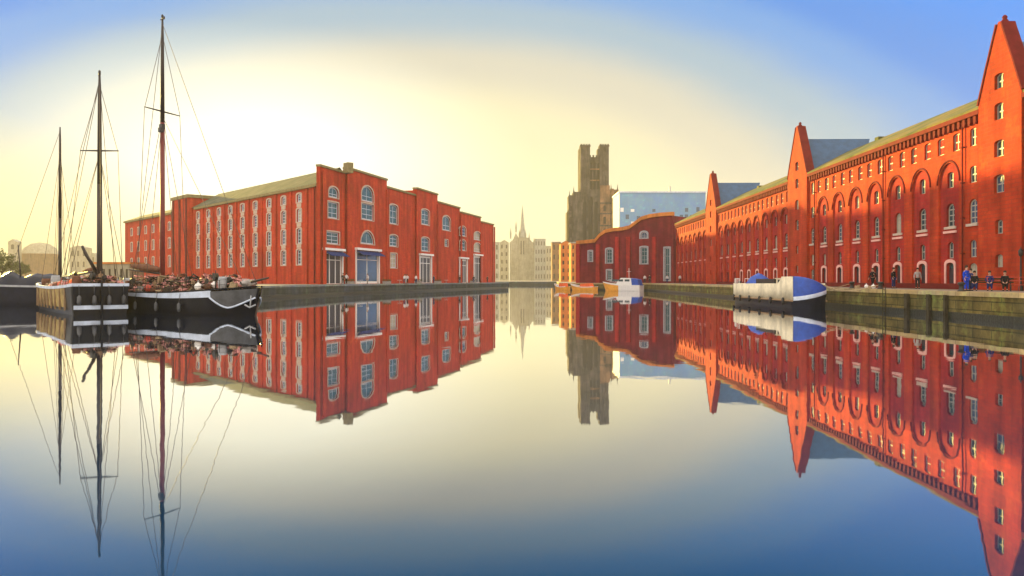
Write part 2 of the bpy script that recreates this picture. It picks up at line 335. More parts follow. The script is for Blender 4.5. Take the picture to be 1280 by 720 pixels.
# ------------------------------------------------------------------ right arcaded warehouse
RF = Facade((41.0,200), (37.84,42))
def Zl(z): return z-G
def warehouse_right():
    r = thing('brick_warehouse', (RF.P0.x, RF.P0.y, G), RF.rz, 'long red brick warehouse with tall arched bays and three pointed gables', 'warehouse')
    def U(D): return (200-D)/abs(RF.d.y)
    EV = Zl(16.4); g3 = (U(65.1), U(59.4)); g2 = (U(112.9), U(105.2)); g1 = (U(165), U(156))
    outer = MB(); inner = MB(); wins = []; doors = []
    def bay(a, b, archd=True):
        cx = (a+b)/2; w = b-a
        holes = []
        if archd and w > 3.5:
            holes.append(arch(cx, .5, Zl(12.9), w-1.6, rise=(w-1.6)*.52, n=14))
            for s in (-1, 1):
                holes.append(arch(cx+s*w*.26, Zl(13.75), Zl(15.25), 1.15, .18, 6)); wins.append((cx+s*w*.26, .16, Zl(13.75), 1.15, 1.5, .18))
            hs = []
            for z0, z1, ww, rs in ((10.7,12.1,1.05,.25), (7.3,9.35,1.35,.5), (4.5,5.95,1.0,.3)):
                hs.append(arch(cx, Zl(z0), Zl(z1), ww, rs, 8)); wins.append((cx, .38, Zl(z0), ww, z1-z0, rs))
            hs.append(arch(cx, .5, Zl(4.15), 1.35, .3, 8)); doors.append((cx, .43, .5, 1.35, 4.15-G-.5, .3))
            inner.sheet([(a,.0),(b,.0),(b,EV),(a,EV)], hs, .18, .67, rim=False)
            # raised brick label over each arch
            rr = (w-1.6)/2
            pts = [(cx+(rr+.17)*math.cos(PI*k/16), -.05, Zl(12.9)-rr*1.04+(rr*1.04+.17)*math.sin(PI*k/16)) for k in range(17)]
            tm = MB(); tm.tube([(p[0], p[1]+.04, p[2]) for p in pts], .10, 6); (trims if b > U(113) else far_trims).append(tm)
        else:
            n = 1
            for z0, z1, ww, rs in ((13.75,15.25,.95,.18), (10.7,12.1,1.05,.25), (7.3,9.35,1.25,.5), (4.5,5.95,1.0,.3), (2.3,4.0,1.2,.3)):
                if ww < w-.4: holes.append(arch(cx, Zl(z0), Zl(z1), ww, rs, 8)); wins.append((cx, .14, Zl(z0), ww, z1-z0, rs))
        outer.sheet([(a,0),(b,0),(b,EV),(a,EV)], holes, 0, .18, rim=False)
    trims = []; far_trims = []
    # bays between the gables (u measured from the far end)
    spans = []
    def run(d0, d1, step, lead=0):                     # from far D to near D
        n = round((d0-d1-lead)/step); st = (d0-d1-lead)/n
        for i in range(n): spans.append((U(d0-i*st), U(d0-(i+1)*st), True))
    run(200, 165, 5.0); run(156, 112.9, 4.8)
    spans.append((U(105.2), U(102.9), False)); run(102.9, 67.9, 5.0); spans.append((U(67.9), U(65.1), False)); run(59.4, 42, 5.2)
    for a, b, k in spans: bay(a, b, k)
    # gable fronts stand 35 cm proud
    def gable(a, b, peak, nm):
        cx = (a+b)/2; w = b-a; hb = w/2
        base = EV + .3
        prof = [(a,0),(b,0),(b,base)]
        L = [(1.0,0),(.80,.22),(.60,.44),(.42,.62),(.27,.78),(.15,.90),(.09,.97)]
        pk = Zl(peak)
        prof += [(cx+hb*x, base+(pk-base)*t) for x, t in L[1:]] + [(cx+.12, pk), (cx-.12, pk)] + [(cx-hb*x, base+(pk-base)*t) for x, t in L[:0:-1]] + [(a, base)]
        hs = []
        for z0, z1, ww in ((17.5,18.7,1.2), (15.1,16.4,1.2), (12.2,13.5,1.3), (9.4,10.8,1.35), (6.2,7.3,1.0), (3.6,4.6,1.0)):
            hs.append(arch(cx, Zl(z0), Zl(z1), ww, .2, 8)); wins.append((cx, -.12, Zl(z0), ww, z1-z0, .2))
        g = MB(); g.sheet(prof, hs, -.35, .6, back=True)
        go = g.build('gable', M['brick'], r)
        c = MB(); c.lathe([(0,.55),(.10,.5),(.20,.35),(.15,.2),(.26,.08),(.28,-.1)], (cx,.1,pk)); c.build('finial', M['brick_trim'], go)
        c = MB()
        edge = [(cx+s*hb*x, base+(pk-base)*t) for s in (1,-1) for x, t in L]
        for s in (1,-1):
            pts = [(cx+s*hb*x, .12, base+(pk-base)*t+.05) for x, t in L]
            for i in range(len(pts)-1):
                p, q = Vector(pts[i]), Vector(pts[i+1]); o = Vector((s*.16,0,.05))
                vs = [p+Vector((0,-.55,0)), q+Vector((0,-.55,0)), q+Vector((0,.55,0)), p+Vector((0,.55,0))]
                vs += [v+o for v in vs]
                c.add(vs, [(0,1,2,3),(4,5,6,7),(0,1,5,4),(1,2,6,5),(2,3,7,6),(3,0,4,7)])
        c.build('gable_coping', M['brick_trim'], go)
        # transverse roof behind the gable
        rz = base+(pk-base)*.74; t = MB(); hw = hb*.92
        t.add([(cx-hw,.6,base-.2),(cx-hw,7,base-.2),(cx,.6,rz),(cx,9.5,rz),(cx+hw,.6,base-.2),(cx+hw,7,base-.2)], [(0,1,3,2),(2,3,5,4),(1,5,3)])
        t.build('gable_roof', M['blue_slate'], r)
    gable(*g1, 24.0, 1); gable(*g2, 23.6, 2); gable(*g3, 22.7, 3)
    L = RF.L
    outer.box((0,.5,0),(.5,12,EV)); outer.box((L-.5,.5,0),(L,12,EV)); outer.box((0,11.5,0),(L,12,EV))
    outer.build('wall', M['brick'], r)
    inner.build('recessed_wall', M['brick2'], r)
    for tm in trims: tm.build('arch_moulding', M['brick_trim'], r)
    ft = MB()
    for tm in far_trims: ft.add(tm.v, tm.f, 0, True)
    tag(ft.build('arch_moulding', M['brick_trim'], r), kind='stuff')
    # roof
    t = MB(); rz = Zl(19.9)
    t.add([(-.3,-.30,EV+.32),(L+.3,-.30,EV+.32),(L+.3,6,rz),(-.3,6,rz),(L+.3,12.5,EV+.25),(-.3,12.5,EV+.25),(-.3,-.30,EV+.12),(L+.3,-.30,EV+.12)],
          [(0,1,2,3),(3,2,4,5),(0,3,5),(1,4,2),(6,7,1,0)]); ro = t.build('roof', M['moss_roof'], r)
    for D in (74,97,128,147): 
        c = MB(); c.box((U(D)-.5,5.2,rz-.8),(U(D)+.5,6.0,rz+.0)); c.build('ridge_vent', M['moss_roof'], ro)
    # cornice with corbels
    c = MB(); c.box((0,-.38,EV-.28),(g1[0],0,EV+.1)); c.box((g1[1],-.38,EV-.28),(g2[0],0,EV+.1)); c.box((g2[1],-.38,EV-.28),(g3[0],0,EV+.1)); c.box((g3[1],-.38,EV-.28),(L,0,EV+.1))
    c.build('cornice', M['brick_trim'], r)
    c = MB(); u = .5
    while u < L:
        if not any(g[0]-.3 < u < g[1]+.3 for g in (g1,g2,g3)):
            c.prism([(u-.2,EV-.28),(u-.2,EV-.75),(u-.08,EV-.95),(u+.08,EV-.95),(u+.2,EV-.75),(u+.2,EV-.28)], -.26, -.002)
        u += .82
    tag(c.build('corbel', M['brick_trim'], r), kind='stuff')
    # plinth, rain pipes
    c = MB()
    for a, b in ((0,g1[0]),(g1[1],g2[0]),(g2[1],g3[0]),(g3[1],L)): c.box((a,-.10,0),(b,-.003,.5))
    c.build('plinth', M['brick_trim'], r)
    for D in (67.85, 83.0, 102.9, 59.2):
        p = MB(); p.tube([(U(D), -.16, .2), (U(D), -.16, EV-.4)], .07, 8)
        for z in (3,6,9,12): p.box((U(D)-.13,-.27,z),(U(D)+.13,-.0,z+.1))
        p.build('rain_pipe', M['brick_trim'], r)
    # windows: the hundred nearest as parts
    wins.sort(key=lambda w: -w[0])
    k = 0
    rnd = random.Random(4)
    for x, y, z, w, h, rs in wins[:99]:
        big = h > 1.9
        put_window(r, x, y, z, w, h, rs, 'offwhite', rnd.choice(['glass','glass','glass_teal']), .25 if big else 0, (1, 3 if big else 1), fw=.09)
    far_windows(r, wins[99:])
    doors.sort(key=lambda w: -w[0])
    for i, (x, y, z, w, h, rs) in enumerate(doors):
        if i < 16:
            d = MB(); d.sheet(arch(0,0,h,w,rs), [arch(.0,h*.70,h-.14,w-.3,rs*.6)], 0, .08); d.box((-.02,-.02,0),(.02,0,h*.7))
            o = d.build('door', M['door_dark'], r, (x, y, z)); g = MB(); g.prism(arch(0,h*.70,h-.14,w-.3,rs*.6), .05, .065); g.build('pane', M['glass_teal'], o)
            s = MB(); s.sheet(arch(0,-.0,h+.28,w+.5,rs+.1), [arch(0,-.0001,h,w,rs)], -.33, -.26); s.build('door_surround', M['pinkstone'], o)
    dd = MB()
    for x, y, z, w, h, rs in doors[16:]: dd.prism([(x+a, z+b) for a, b in arch(0,0,h,w,rs)], y, y+.08)
    tag(dd.build('door', M['door_dark'], r), kind='stuff')
    # pale stone string under the tall windows of each bay
    for a, b, k in spans:
        cx = (a+b)/2
        if k: s = MB(); s.box((cx-1.05,.06,Zl(6.72)),(cx+1.05,.177,Zl(6.92))); s.build('string_course', M['pinkstone'], r)
warehouse_right()

# ------------------------------------------------------------------ left stepped warehouse
C0 = (-35.7,148.6); LE = (-119,246); RE = (-6.1,265)
def warehouse_left():
    LF = Facade(LE, C0); FR = Facade(C0, RE)
    r = thing('brick_warehouse', (C0[0], C0[1], G), 0, 'orange red brick corner warehouse with stepped parapet behind the moored ships', 'warehouse')
    # frontage toward the right
    fr = bpy.data.objects.new('right_front', None)
    def place(o, fac):   # parts carry the frontage's own rotation
        o.rotation_euler = (0,0,fac.rz); o.location = (fac.P0.x-C0[0], fac.P0.y-C0[1], 0)
    T = {'R': Matrix.Translation((0,0,0)) @ Matrix.Rotation(FR.rz, 4, 'Z'),
         'L': Matrix.Translation((LE[0]-C0[0], LE[1]-C0[1], 0)) @ Matrix.Rotation(LF.rz, 4, 'Z')}
    def part(mb, name, m, side):
        o = mb.build(name, m, r); o.matrix_local = T[side]; return o
    def win(side, x, y, z, w, h, **k):
        o = put_window(r, 0, 0, 0, w, h, **k); o.matrix_local = T[side] @ Matrix.Translation((x,y,z)); return o
    sect = [(0,11,23.7),(11,30.5,24.7),(30.5,49,23.2),(49,64,24.9),(64,84,23.1),(84,104,21.9),(104,FR.L,20.7)]
    cols = [  # px rects x0,y0,x1,y1, arched, kind
        (411,234,423,247,.5,'w'),(410,253,423,273,0,'w'),(408,290,424,305,0,'w'),(405,314,427,352,0,'d1'),
        (450,233,465,252,.6,'w'),(450,255,465,275,0,'w'),(449,289,466,305,.8,'w'),(443,314,471,352,0,'d2'),
        (487,256,497,280,.2,'w'),(487,294,497,308,.2,'w'),(488,317,496,335,0,'w'),
        (525,262,535,281,.2,'w'),(525,297,535,314,.2,'w'),(523,320,537,351,0,'d3'),
        (553,270,563,288,.4,'w'),(556,300,560,308,0,'w'),
        (573,283,581,295,.3,'w'),(573,300,581,313,.3,'w'),(573,324,582,347,0,'d4'),
        (591,290,600,300,.3,'w'),(591,304,600,315,.3,'w'),(591,320,600,346,0,'d4')]
    items = []
    for x0,y0,x1,y1,rs,k in cols:
        uc, z0, z1, w = FR.rect(x0,y0,x1,y1)
        if k[0] == 'd': z0 = .02
        items.append((uc, z0, z1, w, rs*w*.5, k))
    wall = MB()
    top_trim = MB()
    for i, (a, b, zt) in enumerate(sect):
        hs = []
        for uc, z0, z1, w, rs, k in items:
            if a <= uc < b: hs.append(arch(uc, max(z0,.0)+.03, z1, w, rs, 8))
        yf = 0 if i % 2 == 0 else -.35
        wall.sheet([(a,0),(b,0),(b,Zl(zt)),(a,Zl(zt))], hs, yf, .7, rim=True)
        top_trim.box((a-.05, yf-.25, Zl(zt)), (b+.05, .8, Zl(zt)+.42))
        wall.box((a+.01,.75,0),(b-.01,13.,Zl(zt)-.01)) if False else None
    part(wall, 'wall', M['brick_left'], 'R')
    part(top_trim, 'parapet_coping', M['coping'], 'R')
    body = MB()
    def slab(poly, z1):
        n = len(poly); body.add([(x,y,0) for x,y in poly]+[(x,y,z1) for x,y in poly], [tuple(range(n))[::-1], tuple(range(n,2*n))]+[(i,(i+1)%n,(i+1)%n+n,i+n) for i in range(n)])
    for a, b, zt in sect:
        dl = lambda u: max(1.05, min(16, u*1.38-.9))
        zt = min(zt, 20.2) if a < 31 else zt
        if a == 0: slab([(1.5,.75),(b-.02,.75),(b-.02,dl(b)),(1.5,1.1)], Zl(zt)-.3)
        elif a < 12: slab([(a+.02,.75),(b-.02,.75),(b-.02,16),(12.3,16),(a+.02,dl(a))], Zl(zt)-.3)
        else: slab([(a+.02,.75),(b-.02,.75),(b-.02,16),(a+.02,16)], Zl(zt)-.3)
    # left run behind
    part(body, 'rear_wall', M['brick_left'], 'R')
    # pilasters and drain pipes on the right front
    for u in (1.0, 11.0, 30.5, 49.0, 64.0, 84.0, 104.0, FR.L-.6): p = MB(); p.box((u-.5,-.6,0),(u+.5,-.36,Zl(sect[min(6, sum(u > s[1]-.1 for s in sect))][2])-.6)); part(p, 'pilaster', M['brick_left'], 'R')
    for uc, z0, z1, w, rs, k in items:
        if k == 'w':
            # stone surround + sash
            s = MB(); s.sheet(arch(0,-.15,z1-z0+.28,w+.55,rs+.1), [arch(0,0,z1-z0,w,rs)], -.08, .0)
            yf = -.35 if any(a <= uc < b and i % 2 for i, (a,b,_) in enumerate(sect)) else 0
            o = win('R', uc, yf+.25, z0, w, z1-z0, rise=rs, fm='frame_blue', gm='glass_teal', sill=0, bars=(1,2), fw=.22)
            so = s.build('surround', M['stone'], o, (0,-.25,0))
        else:
            yf = -.35 if any(a <= uc < b and i % 2 for i, (a,b,_) in enumerate(sect)) else 0
            d = MB(); h = z1-.03
            d.box((-w/2,0,0),(-w/2+.35,.14,h)); d.box((w/2-.35,0,0),(w/2,.14,h)); d.box((-w/2,0,h-.5),(w/2,.14,h)); d.box((-w/2,0,0),(w/2,.14,.5 if k=='d2' else .12))
            nb = 1 if k == 'd2' else 2
            for j in range(1, nb+1): x = -w/2+w*j/(nb+1); d.box((x-.14,.005,0),(x+.14,.13,h))
            d.box((-w/2,.01,h*.72),(w/2,.12,h*.72+.16))
            o = d.build('door', M['white'], r); o.matrix_local = T['R'] @ Matrix.Translation((uc, yf+.12, .02))
            g = MB(); g.box((-w/2+.1,.06,.1),(w/2-.1,.10,h-.1)); g.build('pane', M['door_blue'] if k == 'd2' else M['door_dark'], o)
            s = MB(); s.box((-w/2-.35,-.35,0),(-w/2,-.09,h+.1)); s.box((w/2,-.35,0),(w/2+.35,-.09,h+.1)); s.box((-w/2-.6,-.75,h+.1),(w/2+.6,-.05,h+.55))
            s.build('door_surround', M['white'], o)
            if k in ('d1','d2'):
                a = MB(); a.add([(-w/2-.2,-1.8,h-.9),(w/2+.2,-1.8,h-.9),(w/2+.2,-.36,h-.05),(-w/2-.2,-.36,h-.05),(-w/2-.2,-1.8,h-.98),(w/2+.2,-1.8,h-.98),(w/2+.2,-.36,h-.13),(-w/2-.2,-.36,h-.13)],
                    [(0,1,2,3),(4,7,6,5),(0,4,5,1),(1,5,6,2),(2,6,7,3),(3,7,4,0)]); a.build('awning', M['cloth_navy'], o)
    # ---- left front
    Lq = LF.L; EVL = Zl(20.2); t_of = lambda t: Lq-t
    holes = []; W = []
    colT = [8.6+6.95*k for k in range(9)]
    colT2 = [86,93,100,107,114,121]
    for t in colT:
        for z0, z1, rs in ((17.7,19.3,.25),(13.9,16.4,.3),(9.7,12.6,.3),(5.6,8.5,.3)):
            W.append((t_of(t), Zl(z0), z1-z0, 1.9, rs))
    for t in colT2:
        for z0, z1, rs in ((16.0,18.0,.2),(11.2,13.8,.25),(6.2,9,.25)): W.append((t_of(t), Zl(z0), z1-z0, 1.7, rs))
    bounds = [0] + sorted([t_of(t)+3.47 for t in colT+colT2] ) + [Lq]
    lw = MB()
    for a, b in zip(bounds[:-1], bounds[1:]):
        if b-a < .05: continue
        tm = Lq-(a+b)/2
        lw.sheet([(a,0),(b,0),(b,EVL),(a,EVL)], [arch(x, z, z+h, w, rs, 6) for x, z, h, w, rs in W if a <= x < b], 0, .6, rim=False)
    lw.box((0,.62,0),(.5,15,EVL)); lw.box((0,14.5,0),(Lq-12,15,EVL))
    part(lw, 'wall', M['brick_left'], 'L')
    for x, z, h, w, rs in W:
        o = win('L', x, .22, z, w, h, rise=rs, fm='frame_blue', gm='glass', sill=0, bars=(1,3), fw=.2)
        s = MB(); s.sheet(arch(0,-.2,h+.3,w+.7,rs+.1), [arch(0,0,h,w,rs)], -.08, .0)
        key = ('sur', round(h,1), w)
        if key not in _wc: _wc[key] = s.mesh('surround', M['stone'])
        link(_wc[key], 'surround', o, (0,-.22,0))
    # recessed dark spandrels between the windows of a column
    for t in colT:
        x = t_of(t)
        for z0, z1 in ((16.75,17.45),(12.95,13.65),(8.85,9.5)): sp = MB(); sp.box((x-.95,-.06,Zl(z0)),(x+.95,-.002,Zl(z1))); part(sp, 'spandrel_panel', M['stone'], 'L')
    c = MB(); c.box((t_of(66),-.5,EVL-.15),(t_of(0)-.6,-.0,EVL+.35)); c.box((0,-.5,EVL-.15),(t_of(80),0,EVL+.35)); part(c, 'cornice', M['coping'], 'L')
    rf = MB(); RZ = Zl(24.6)
    rf.add([(t_of(68),-.5,EVL+.36),(t_of(0)-.2,-.5,EVL+.36),(t_of(4.4),6.5,RZ),(t_of(68),6.5,RZ),(t_of(11.5),14.9,EVL+.5),(t_of(68),14.9,EVL+.36)], [(0,1,2,3),(3,2,4,5)])
    rf.add([(0,-.5,EVL+.36),(t_of(80),-.5,EVL+.36),(t_of(80),5.5,EVL+2.6),(0,5.5,EVL+2.6),(t_of(80),15,EVL+.3),(0,15,EVL+.3)], [(0,1,2,3),(3,2,4,5),(0,3,5)])
    part(rf, 'roof', M['left_roof'], 'L')
    pv = MB(); pv.box((t_of(80),-1.2,0),(t_of(68),14,Zl(23.2)))
    part(pv, 'pavilion', M['brick_left'], 'L')
    pc = MB(); pc.box((t_of(80)-.3,-1.5,Zl(23.2)),(t_of(68)+.3,14,Zl(24.0))); part(pc, 'pavilion_coping', M['coping'], 'L')
    for t in (69,74,79): pp = MB(); pp.box((t_of(t)-.5,-1.45,0),(t_of(t)+.5,-1.203,Zl(23))); part(pp, 'pilaster', M['brick_trim'], 'L')
    for t in [5.1+6.95*k for k in range(9)]: lp = MB(); lp.box((t_of(t)-.35,-.28,0),(t_of(t)+.35,-.002,EVL-.2)); part(lp, 'pilaster', M['brick_left'], 'L')
    dp = MB(); dp.tube([(t_of(1.6),-.3,.2),(t_of(1.6),-.3,EVL)], .14, 8); part(dp, 'rain_pipe', M['brick_trim'], 'L')
    cr = MB()
    for t, z in ((10,24.9),(3,25.4)): cr.box((t_of(t)-.9,7,Zl(z)-2),(t_of(t)+.9,8.2,Zl(z)))
    part(cr, 'chimney', M['coping'], 'L')
warehouse_left()

# ------------------------------------------------------------------ shade-toned red houses with wavy gables, beyond the long warehouse
MF = Facade((18.0,225), (41.3,205.5))
def wavy():
    r = thing('brick_house_row', (MF.P0.x, MF.P0.y, G), MF.rz, 'shade-toned red brick building with wavy roofline beside the long arcaded warehouse', 'building')
    prof_px = [(721,303),(733,302),(744,301),(750,294),(757,289),(766,287),(778,286),(787,284),(794,279),(802,273),(812,270),(826,268),(841,267)]
    top = [(MF.u(x), MF.z(MF.u(x), y)) for x, y in prof_px]
    out = [(0,0),(MF.L,0)] + [(min(MF.L, max(0,u)), z) for u, z in top][::-1]
    out[2] = (MF.L, out[2][1]); out[-1] = (0, out[-1][1])
    rects = [(758,311,765,329,.4,'w'),(801,290,809,298,.7,'w'),(801,309,809,330,.2,'w'),(831,310,837,351,0,'d'),(736,314,740,327,.2,'w'),(759,338,764,350,0,'w')]
    hs = []; it = []
    for x0,y0,x1,y1,rs,k in rects:
        u, z0, z1, w = MF.rect(x0,y0,x1,y1); z0 = max(.05, z0); hs.append(arch(u,z0,z1,w,rs*w*.5)); it.append((u,z0,z1,w,rs*w*.5,k))
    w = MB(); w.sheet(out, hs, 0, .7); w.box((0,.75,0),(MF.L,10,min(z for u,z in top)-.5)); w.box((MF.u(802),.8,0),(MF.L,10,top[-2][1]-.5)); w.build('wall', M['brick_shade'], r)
    c = MB()
    for (a,b),(a2,b2) in zip(top[:-1], top[1:]):
        vs = []
        for (x,z) in ((a,b),(a2,b2)):
            for dy, dz in ((-.4,-.5),(.9,-.5),(.9,.45),(-.4,.45)): vs.append((x,dy,z+dz))
        c.add(vs, [(0,3,2,1),(4,5,6,7),(0,1,5,4),(1,2,6,5),(2,3,7,6),(3,0,4,7)])
    c.build('coping', M['ochre'], r)  # sunlit orange roof edge comes from the coping colour
    for x in (723,748,772,786,818): u = MF.u(x); p = MB(); p.box((u-.6,-.4,0),(u+.6,-.002,MF.z(u,305 if x < 750 else 296))); p.build('pilaster', M['brick2'], r)
    for u,z0,z1,w_,rs,k in it:
        o = put_window(r, u, .2, z0, w_, z1-z0, rs, 'greypaint', 'glass_teal', 0, (1,3), name='window' if k=='w' else 'door', fw=.22)
        s = MB(); s.sheet(arch(0,-.1,z1-z0+.4,w_+.8,rs+.1), [arch(0,0,z1-z0,w_,rs)], -.1, .0); s.build('surround', M['greypaint'], o, (0,-.2,0))
wavy()

# ------------------------------------------------------------------ buildings further off
def wpx(px, D): return (px-CX)*D/F
def hz(py, D): return H+(HY-py)*D/F
_lab_used = set()
def block(name, x0, x1, ytop, D, depth, m, label, cat='building', roof=None, win=(4,3), group=None, wm='cath_dark', rm='greytan', gab=0, ww=.36, hh=.5):
    X0, X1 = wpx(x0,D), wpx(x1,D); z = hz(ytop,D)-G; w = X1-X0
    r = thing(name, ((X0+X1)/2, D, G), 0, label, cat, group)
    b = MB(); nx, nz = win; hs = []
    zt = z-gab
    for i in range(nx):
        for j in range(nz):
            cx = -w/2+w*(i+.5)/nx; z0 = zt*(j+.25)/nz; hs.append(arch(cx, z0, z0+zt/nz*hh, w/nx*ww, w/nx*ww*.3, 6))
    out = [(-w/2,0),(w/2,0),(w/2,zt)] + ([(0,z)] if gab else []) + [(-w/2,zt)]
    b.sheet(out, hs, 0, .5)
    b.box((-w/2,.5,0),(-w/2+.4,depth,zt)); b.box((w/2-.4,.5,0),(w/2,depth,zt)); b.box((-w/2+.4,depth-.4,0),(w/2-.4,depth,zt))
    b.build('wall', M[m], r)
    t = MB()
    if gab: t.add([(-w/2-.3,-.2,zt-.1),(0,-.2,z+.1),(w/2+.3,-.2,zt-.1),(-w/2-.3,depth+.2,zt-.1),(0,depth+.2,z+.1),(w/2+.3,depth+.2,zt-.1)], [(0,1,4,3),(1,2,5,4)])
    else: t.box((-w/2-.3,-.3,zt),(w/2+.3,depth+.3,zt+.5))
    t.build('roof', M[rm], r)
    for k, h in enumerate(hs):
        g = MB(); g.prism(h, .3, .34); g.build('window', M[wm], r)
    return r
# hazy town at the dock's end, around the spire
block('town_house', 606, 624, 303, 1000, 14, 'greytan', 'narrow hazy grey-tan building just right of the stepped warehouse end', win=(3,4))
block('town_house', 624.5, 636, 300, 1040, 12, 'tan', 'hazy tan block left of the church pinnacles', win=(2,5), gab=3.5)
block('town_house', 668.5, 682, 299, 1030, 14, 'greytan', 'hazy flat-roofed grey block right of the church spire', win=(4,5))
block('town_house', 682.5, 693, 308, 1000, 14, 'tan', 'low hazy block between the grey block and the brown building', win=(3,4))
block('town_house', 690, 701, 303, 620, 14, 'brownwall', 'slim brown building beside the tall sunlit-toned building', win=(2,4))
block('town_house', 701, 714, 301, 372, 14, 'ochre', 'tall narrow building toned sunlit ochre at the dock corner', win=(2,5), gab=1.2)
block('town_house', 714, 724, 304, 350, 14, 'ochre', 'building toned sunlit orange touching the shade-toned wavy-roofed building', win=(2,5))

def church():
    D = 1040; cx = wpx(653, D)
    r = thing('church', (cx, D, G), 0, 'hazy church with one tall spire and slim pinnacles beyond the dock', 'church')
    zt = lambda y: hz(y, D)-G
    X = lambda x: wpx(x, D)-cx
    b = MB(); w0, w1 = X(637), X(668)
    hs = [arch(X(x), 7, 24, 2.6, 1.3) for x in (640.5,644.5)]+[arch(X(x), 7, 21, 2.6, 1.3) for x in (661,665)]
    b.sheet([(w0,0),(w1,0),(w1,zt(305)),(X(660),zt(297)),(X(648),zt(297)),(X(645),zt(291)),(X(641),zt(300)),(w0,zt(303))], hs, 0, 1, back=True)
    b.box((w0,1.01,0),(w1,18,zt(306))); b.build('nave', M['tan'], r)
    t = MB(); t.box((X(649.3),-1.5,0),(X(656.7),3,zt(296)))
    for x in (649.3,656.7):
        t.box((X(x)-.5,-2,0),(X(x)+.5,-1.0,zt(292)))
    to = t.build('tower', M['tan'], r)
    l = MB()
    for x in (651.4,654.6): l.prism(arch(X(x),zt(318),zt(301),1.4,.7), -1.56, -1.503)
    l.build('louvre', M['cath_dark'], to)
    s = MB(); s.lathe([(3.9,zt(297)),(2.9,zt(285)),(1.7,zt(272)),(.7,zt(262)),(.04,zt(256))], (X(653),.7,0), 8); s.build('spire', M['greytan'], r)
    for x, y in ((645,276),(638.3,284),(649.3,286),(656.9,286),(661.5,290),(667.5,296)):
        p = MB(); z = zt(y); p.lathe([(.95,z-15),(.95,z-9),(1.2,z-8.8),(.5,z-3.5),(.03,z)], (X(x),.2,0), 6); p.build('pinnacle', M['greytan'], r)
church()

def cathedral():
    D = 500; cx = wpx(742, D); X = lambda x: wpx(x, D)-cx; Z = lambda y: hz(y, D)-G
    r = thing('cathedral', (cx, D, G), 0, 'huge brown sandstone cathedral tower with two square turrets', 'cathedral')
    b = MB()
    b.box((X(711),2,0),(X(773),30,Z(262)))
    b.box((X(711),0,0),(X(725),14,Z(244))); b.box((X(716.5),-1,0),(X(726),13,Z(240)))
    b.sheet([(X(726),0),(X(750),0),(X(750),Z(236)),(X(726),Z(240))], [arch(X(731),Z(300),Z(252),2.2,1.1), arch(X(738),Z(300),Z(246),2.6,1.3), arch(X(745),Z(300),Z(252),2.2,1.1)], -.5, 2)
    bo = b.build('body', M['cath'], r)
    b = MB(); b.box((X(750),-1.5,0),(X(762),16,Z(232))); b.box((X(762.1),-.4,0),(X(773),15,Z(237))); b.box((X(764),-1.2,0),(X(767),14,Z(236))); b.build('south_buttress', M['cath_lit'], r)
    lv = MB()
    for x, t in ((731,252),(738,246),(745,252)): lv.prism(arch(X(x),Z(300),Z(t),2.2,1.1), .6, .7)
    lv.build('window', M['cath_dark'], r)
    # tower
    t = MB()
    t.sheet([(X(726),Z(245)),(X(760.5),Z(245)),(X(760.5),Z(196)),(X(726),Z(196))],
            [arch(X(x),Z(236),Z(203),1.9,.95) for x in (738.5,743.2,748)], 1, 3)
    t.box((X(726),3.01,0),(X(760.5),19,Z(197)))
    for x in (736,741,745.5,750.5): t.box((X(x)-.35,.3,Z(245)),(X(x)+.35,.99,Z(198)))
    for x in (738,742,746,749): t.box((X(x)-.5,1.1,Z(196)),(X(x)+.5,2.2,Z(193.5)))
    t.build('tower', M['cath'], r)
    lv = MB()
    for x in (738.5,743.2,748): lv.prism(arch(X(x),Z(236),Z(203),1.9,.95), 2.2, 2.3)
    lv.build('louvre', M['cath_dark'], r)
    for a, c in ((725.5,737.5),(749.5,761)):
        q = MB(); q.box((X(a),-.4,Z(250)),(X(c),6,Z(182))); q.box((X(a)+.4,-1.1,Z(250)),(X(a)+1.4,-.41,Z(184))); q.box((X(c)-1.4,-1.1,Z(250)),(X(c)-.4,-.41,Z(184)))
        q.box((X(a)+2.3,-.8,Z(245)),(X(a)+3.3,-.41,Z(190)))
        q.box((X(a)-.25,-1.2,Z(183.5)),(X(c)+.25,6.3,Z(181.5)))
        for k in range(4): x = X(a)+.6+k*(X(c)-X(a)-1.2)/3; q.box((x-.45,-.9,Z(181.5)),(x+.45,0,Z(180)))
        q.build('turret', M['cath'], r)
        q = MB(); q.box((X(a),12,Z(250)),(X(c),18.9,Z(182))); q.build('turret', M['cath'], r)
    st = MB()
    for y in (335,318,300,283,268,255):
        st.box((X(710.6),-.35,Z(y)),(X(725.4),-.003,Z(y)+.8)); st.box((X(762.2),-.8,Z(y)),(X(773.4),-.403,Z(y)+.8)); st.box((X(749.8),-1.9,Z(y)),(X(761.8),-1.503,Z(y)+.8))
    st.build('string_course', M['cath'], r)
    nw = MB()
    for x in (713.5,720.5,767.5,755.5):
        for y0, y1 in ((345,322),(314,303),(297,286),(280,271),(264,257)): nw.prism(arch(X(x),Z(y0),Z(y1),1.6,.8), -1.56 if x == 755.5 else (-.46 if x > 760 else -.06), -1.506 if x == 755.5 else (-.406 if x > 760 else -.006))
    nw.build('niche', M['cath_dark'], r)
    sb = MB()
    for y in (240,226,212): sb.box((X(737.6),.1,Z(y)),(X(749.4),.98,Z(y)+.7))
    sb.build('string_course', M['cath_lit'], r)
    for x, y in ((711.8,241),(717.3,236),(725,238),(764,233),(772,233)):
        p = MB(); p.lathe([(.7,-4),(.7,0),(.3,1.5),(.05,4)], (X(x),.5,Z(y)-2.5), 6); p.build('pinnacle', M['cath'], r)
cathedral()

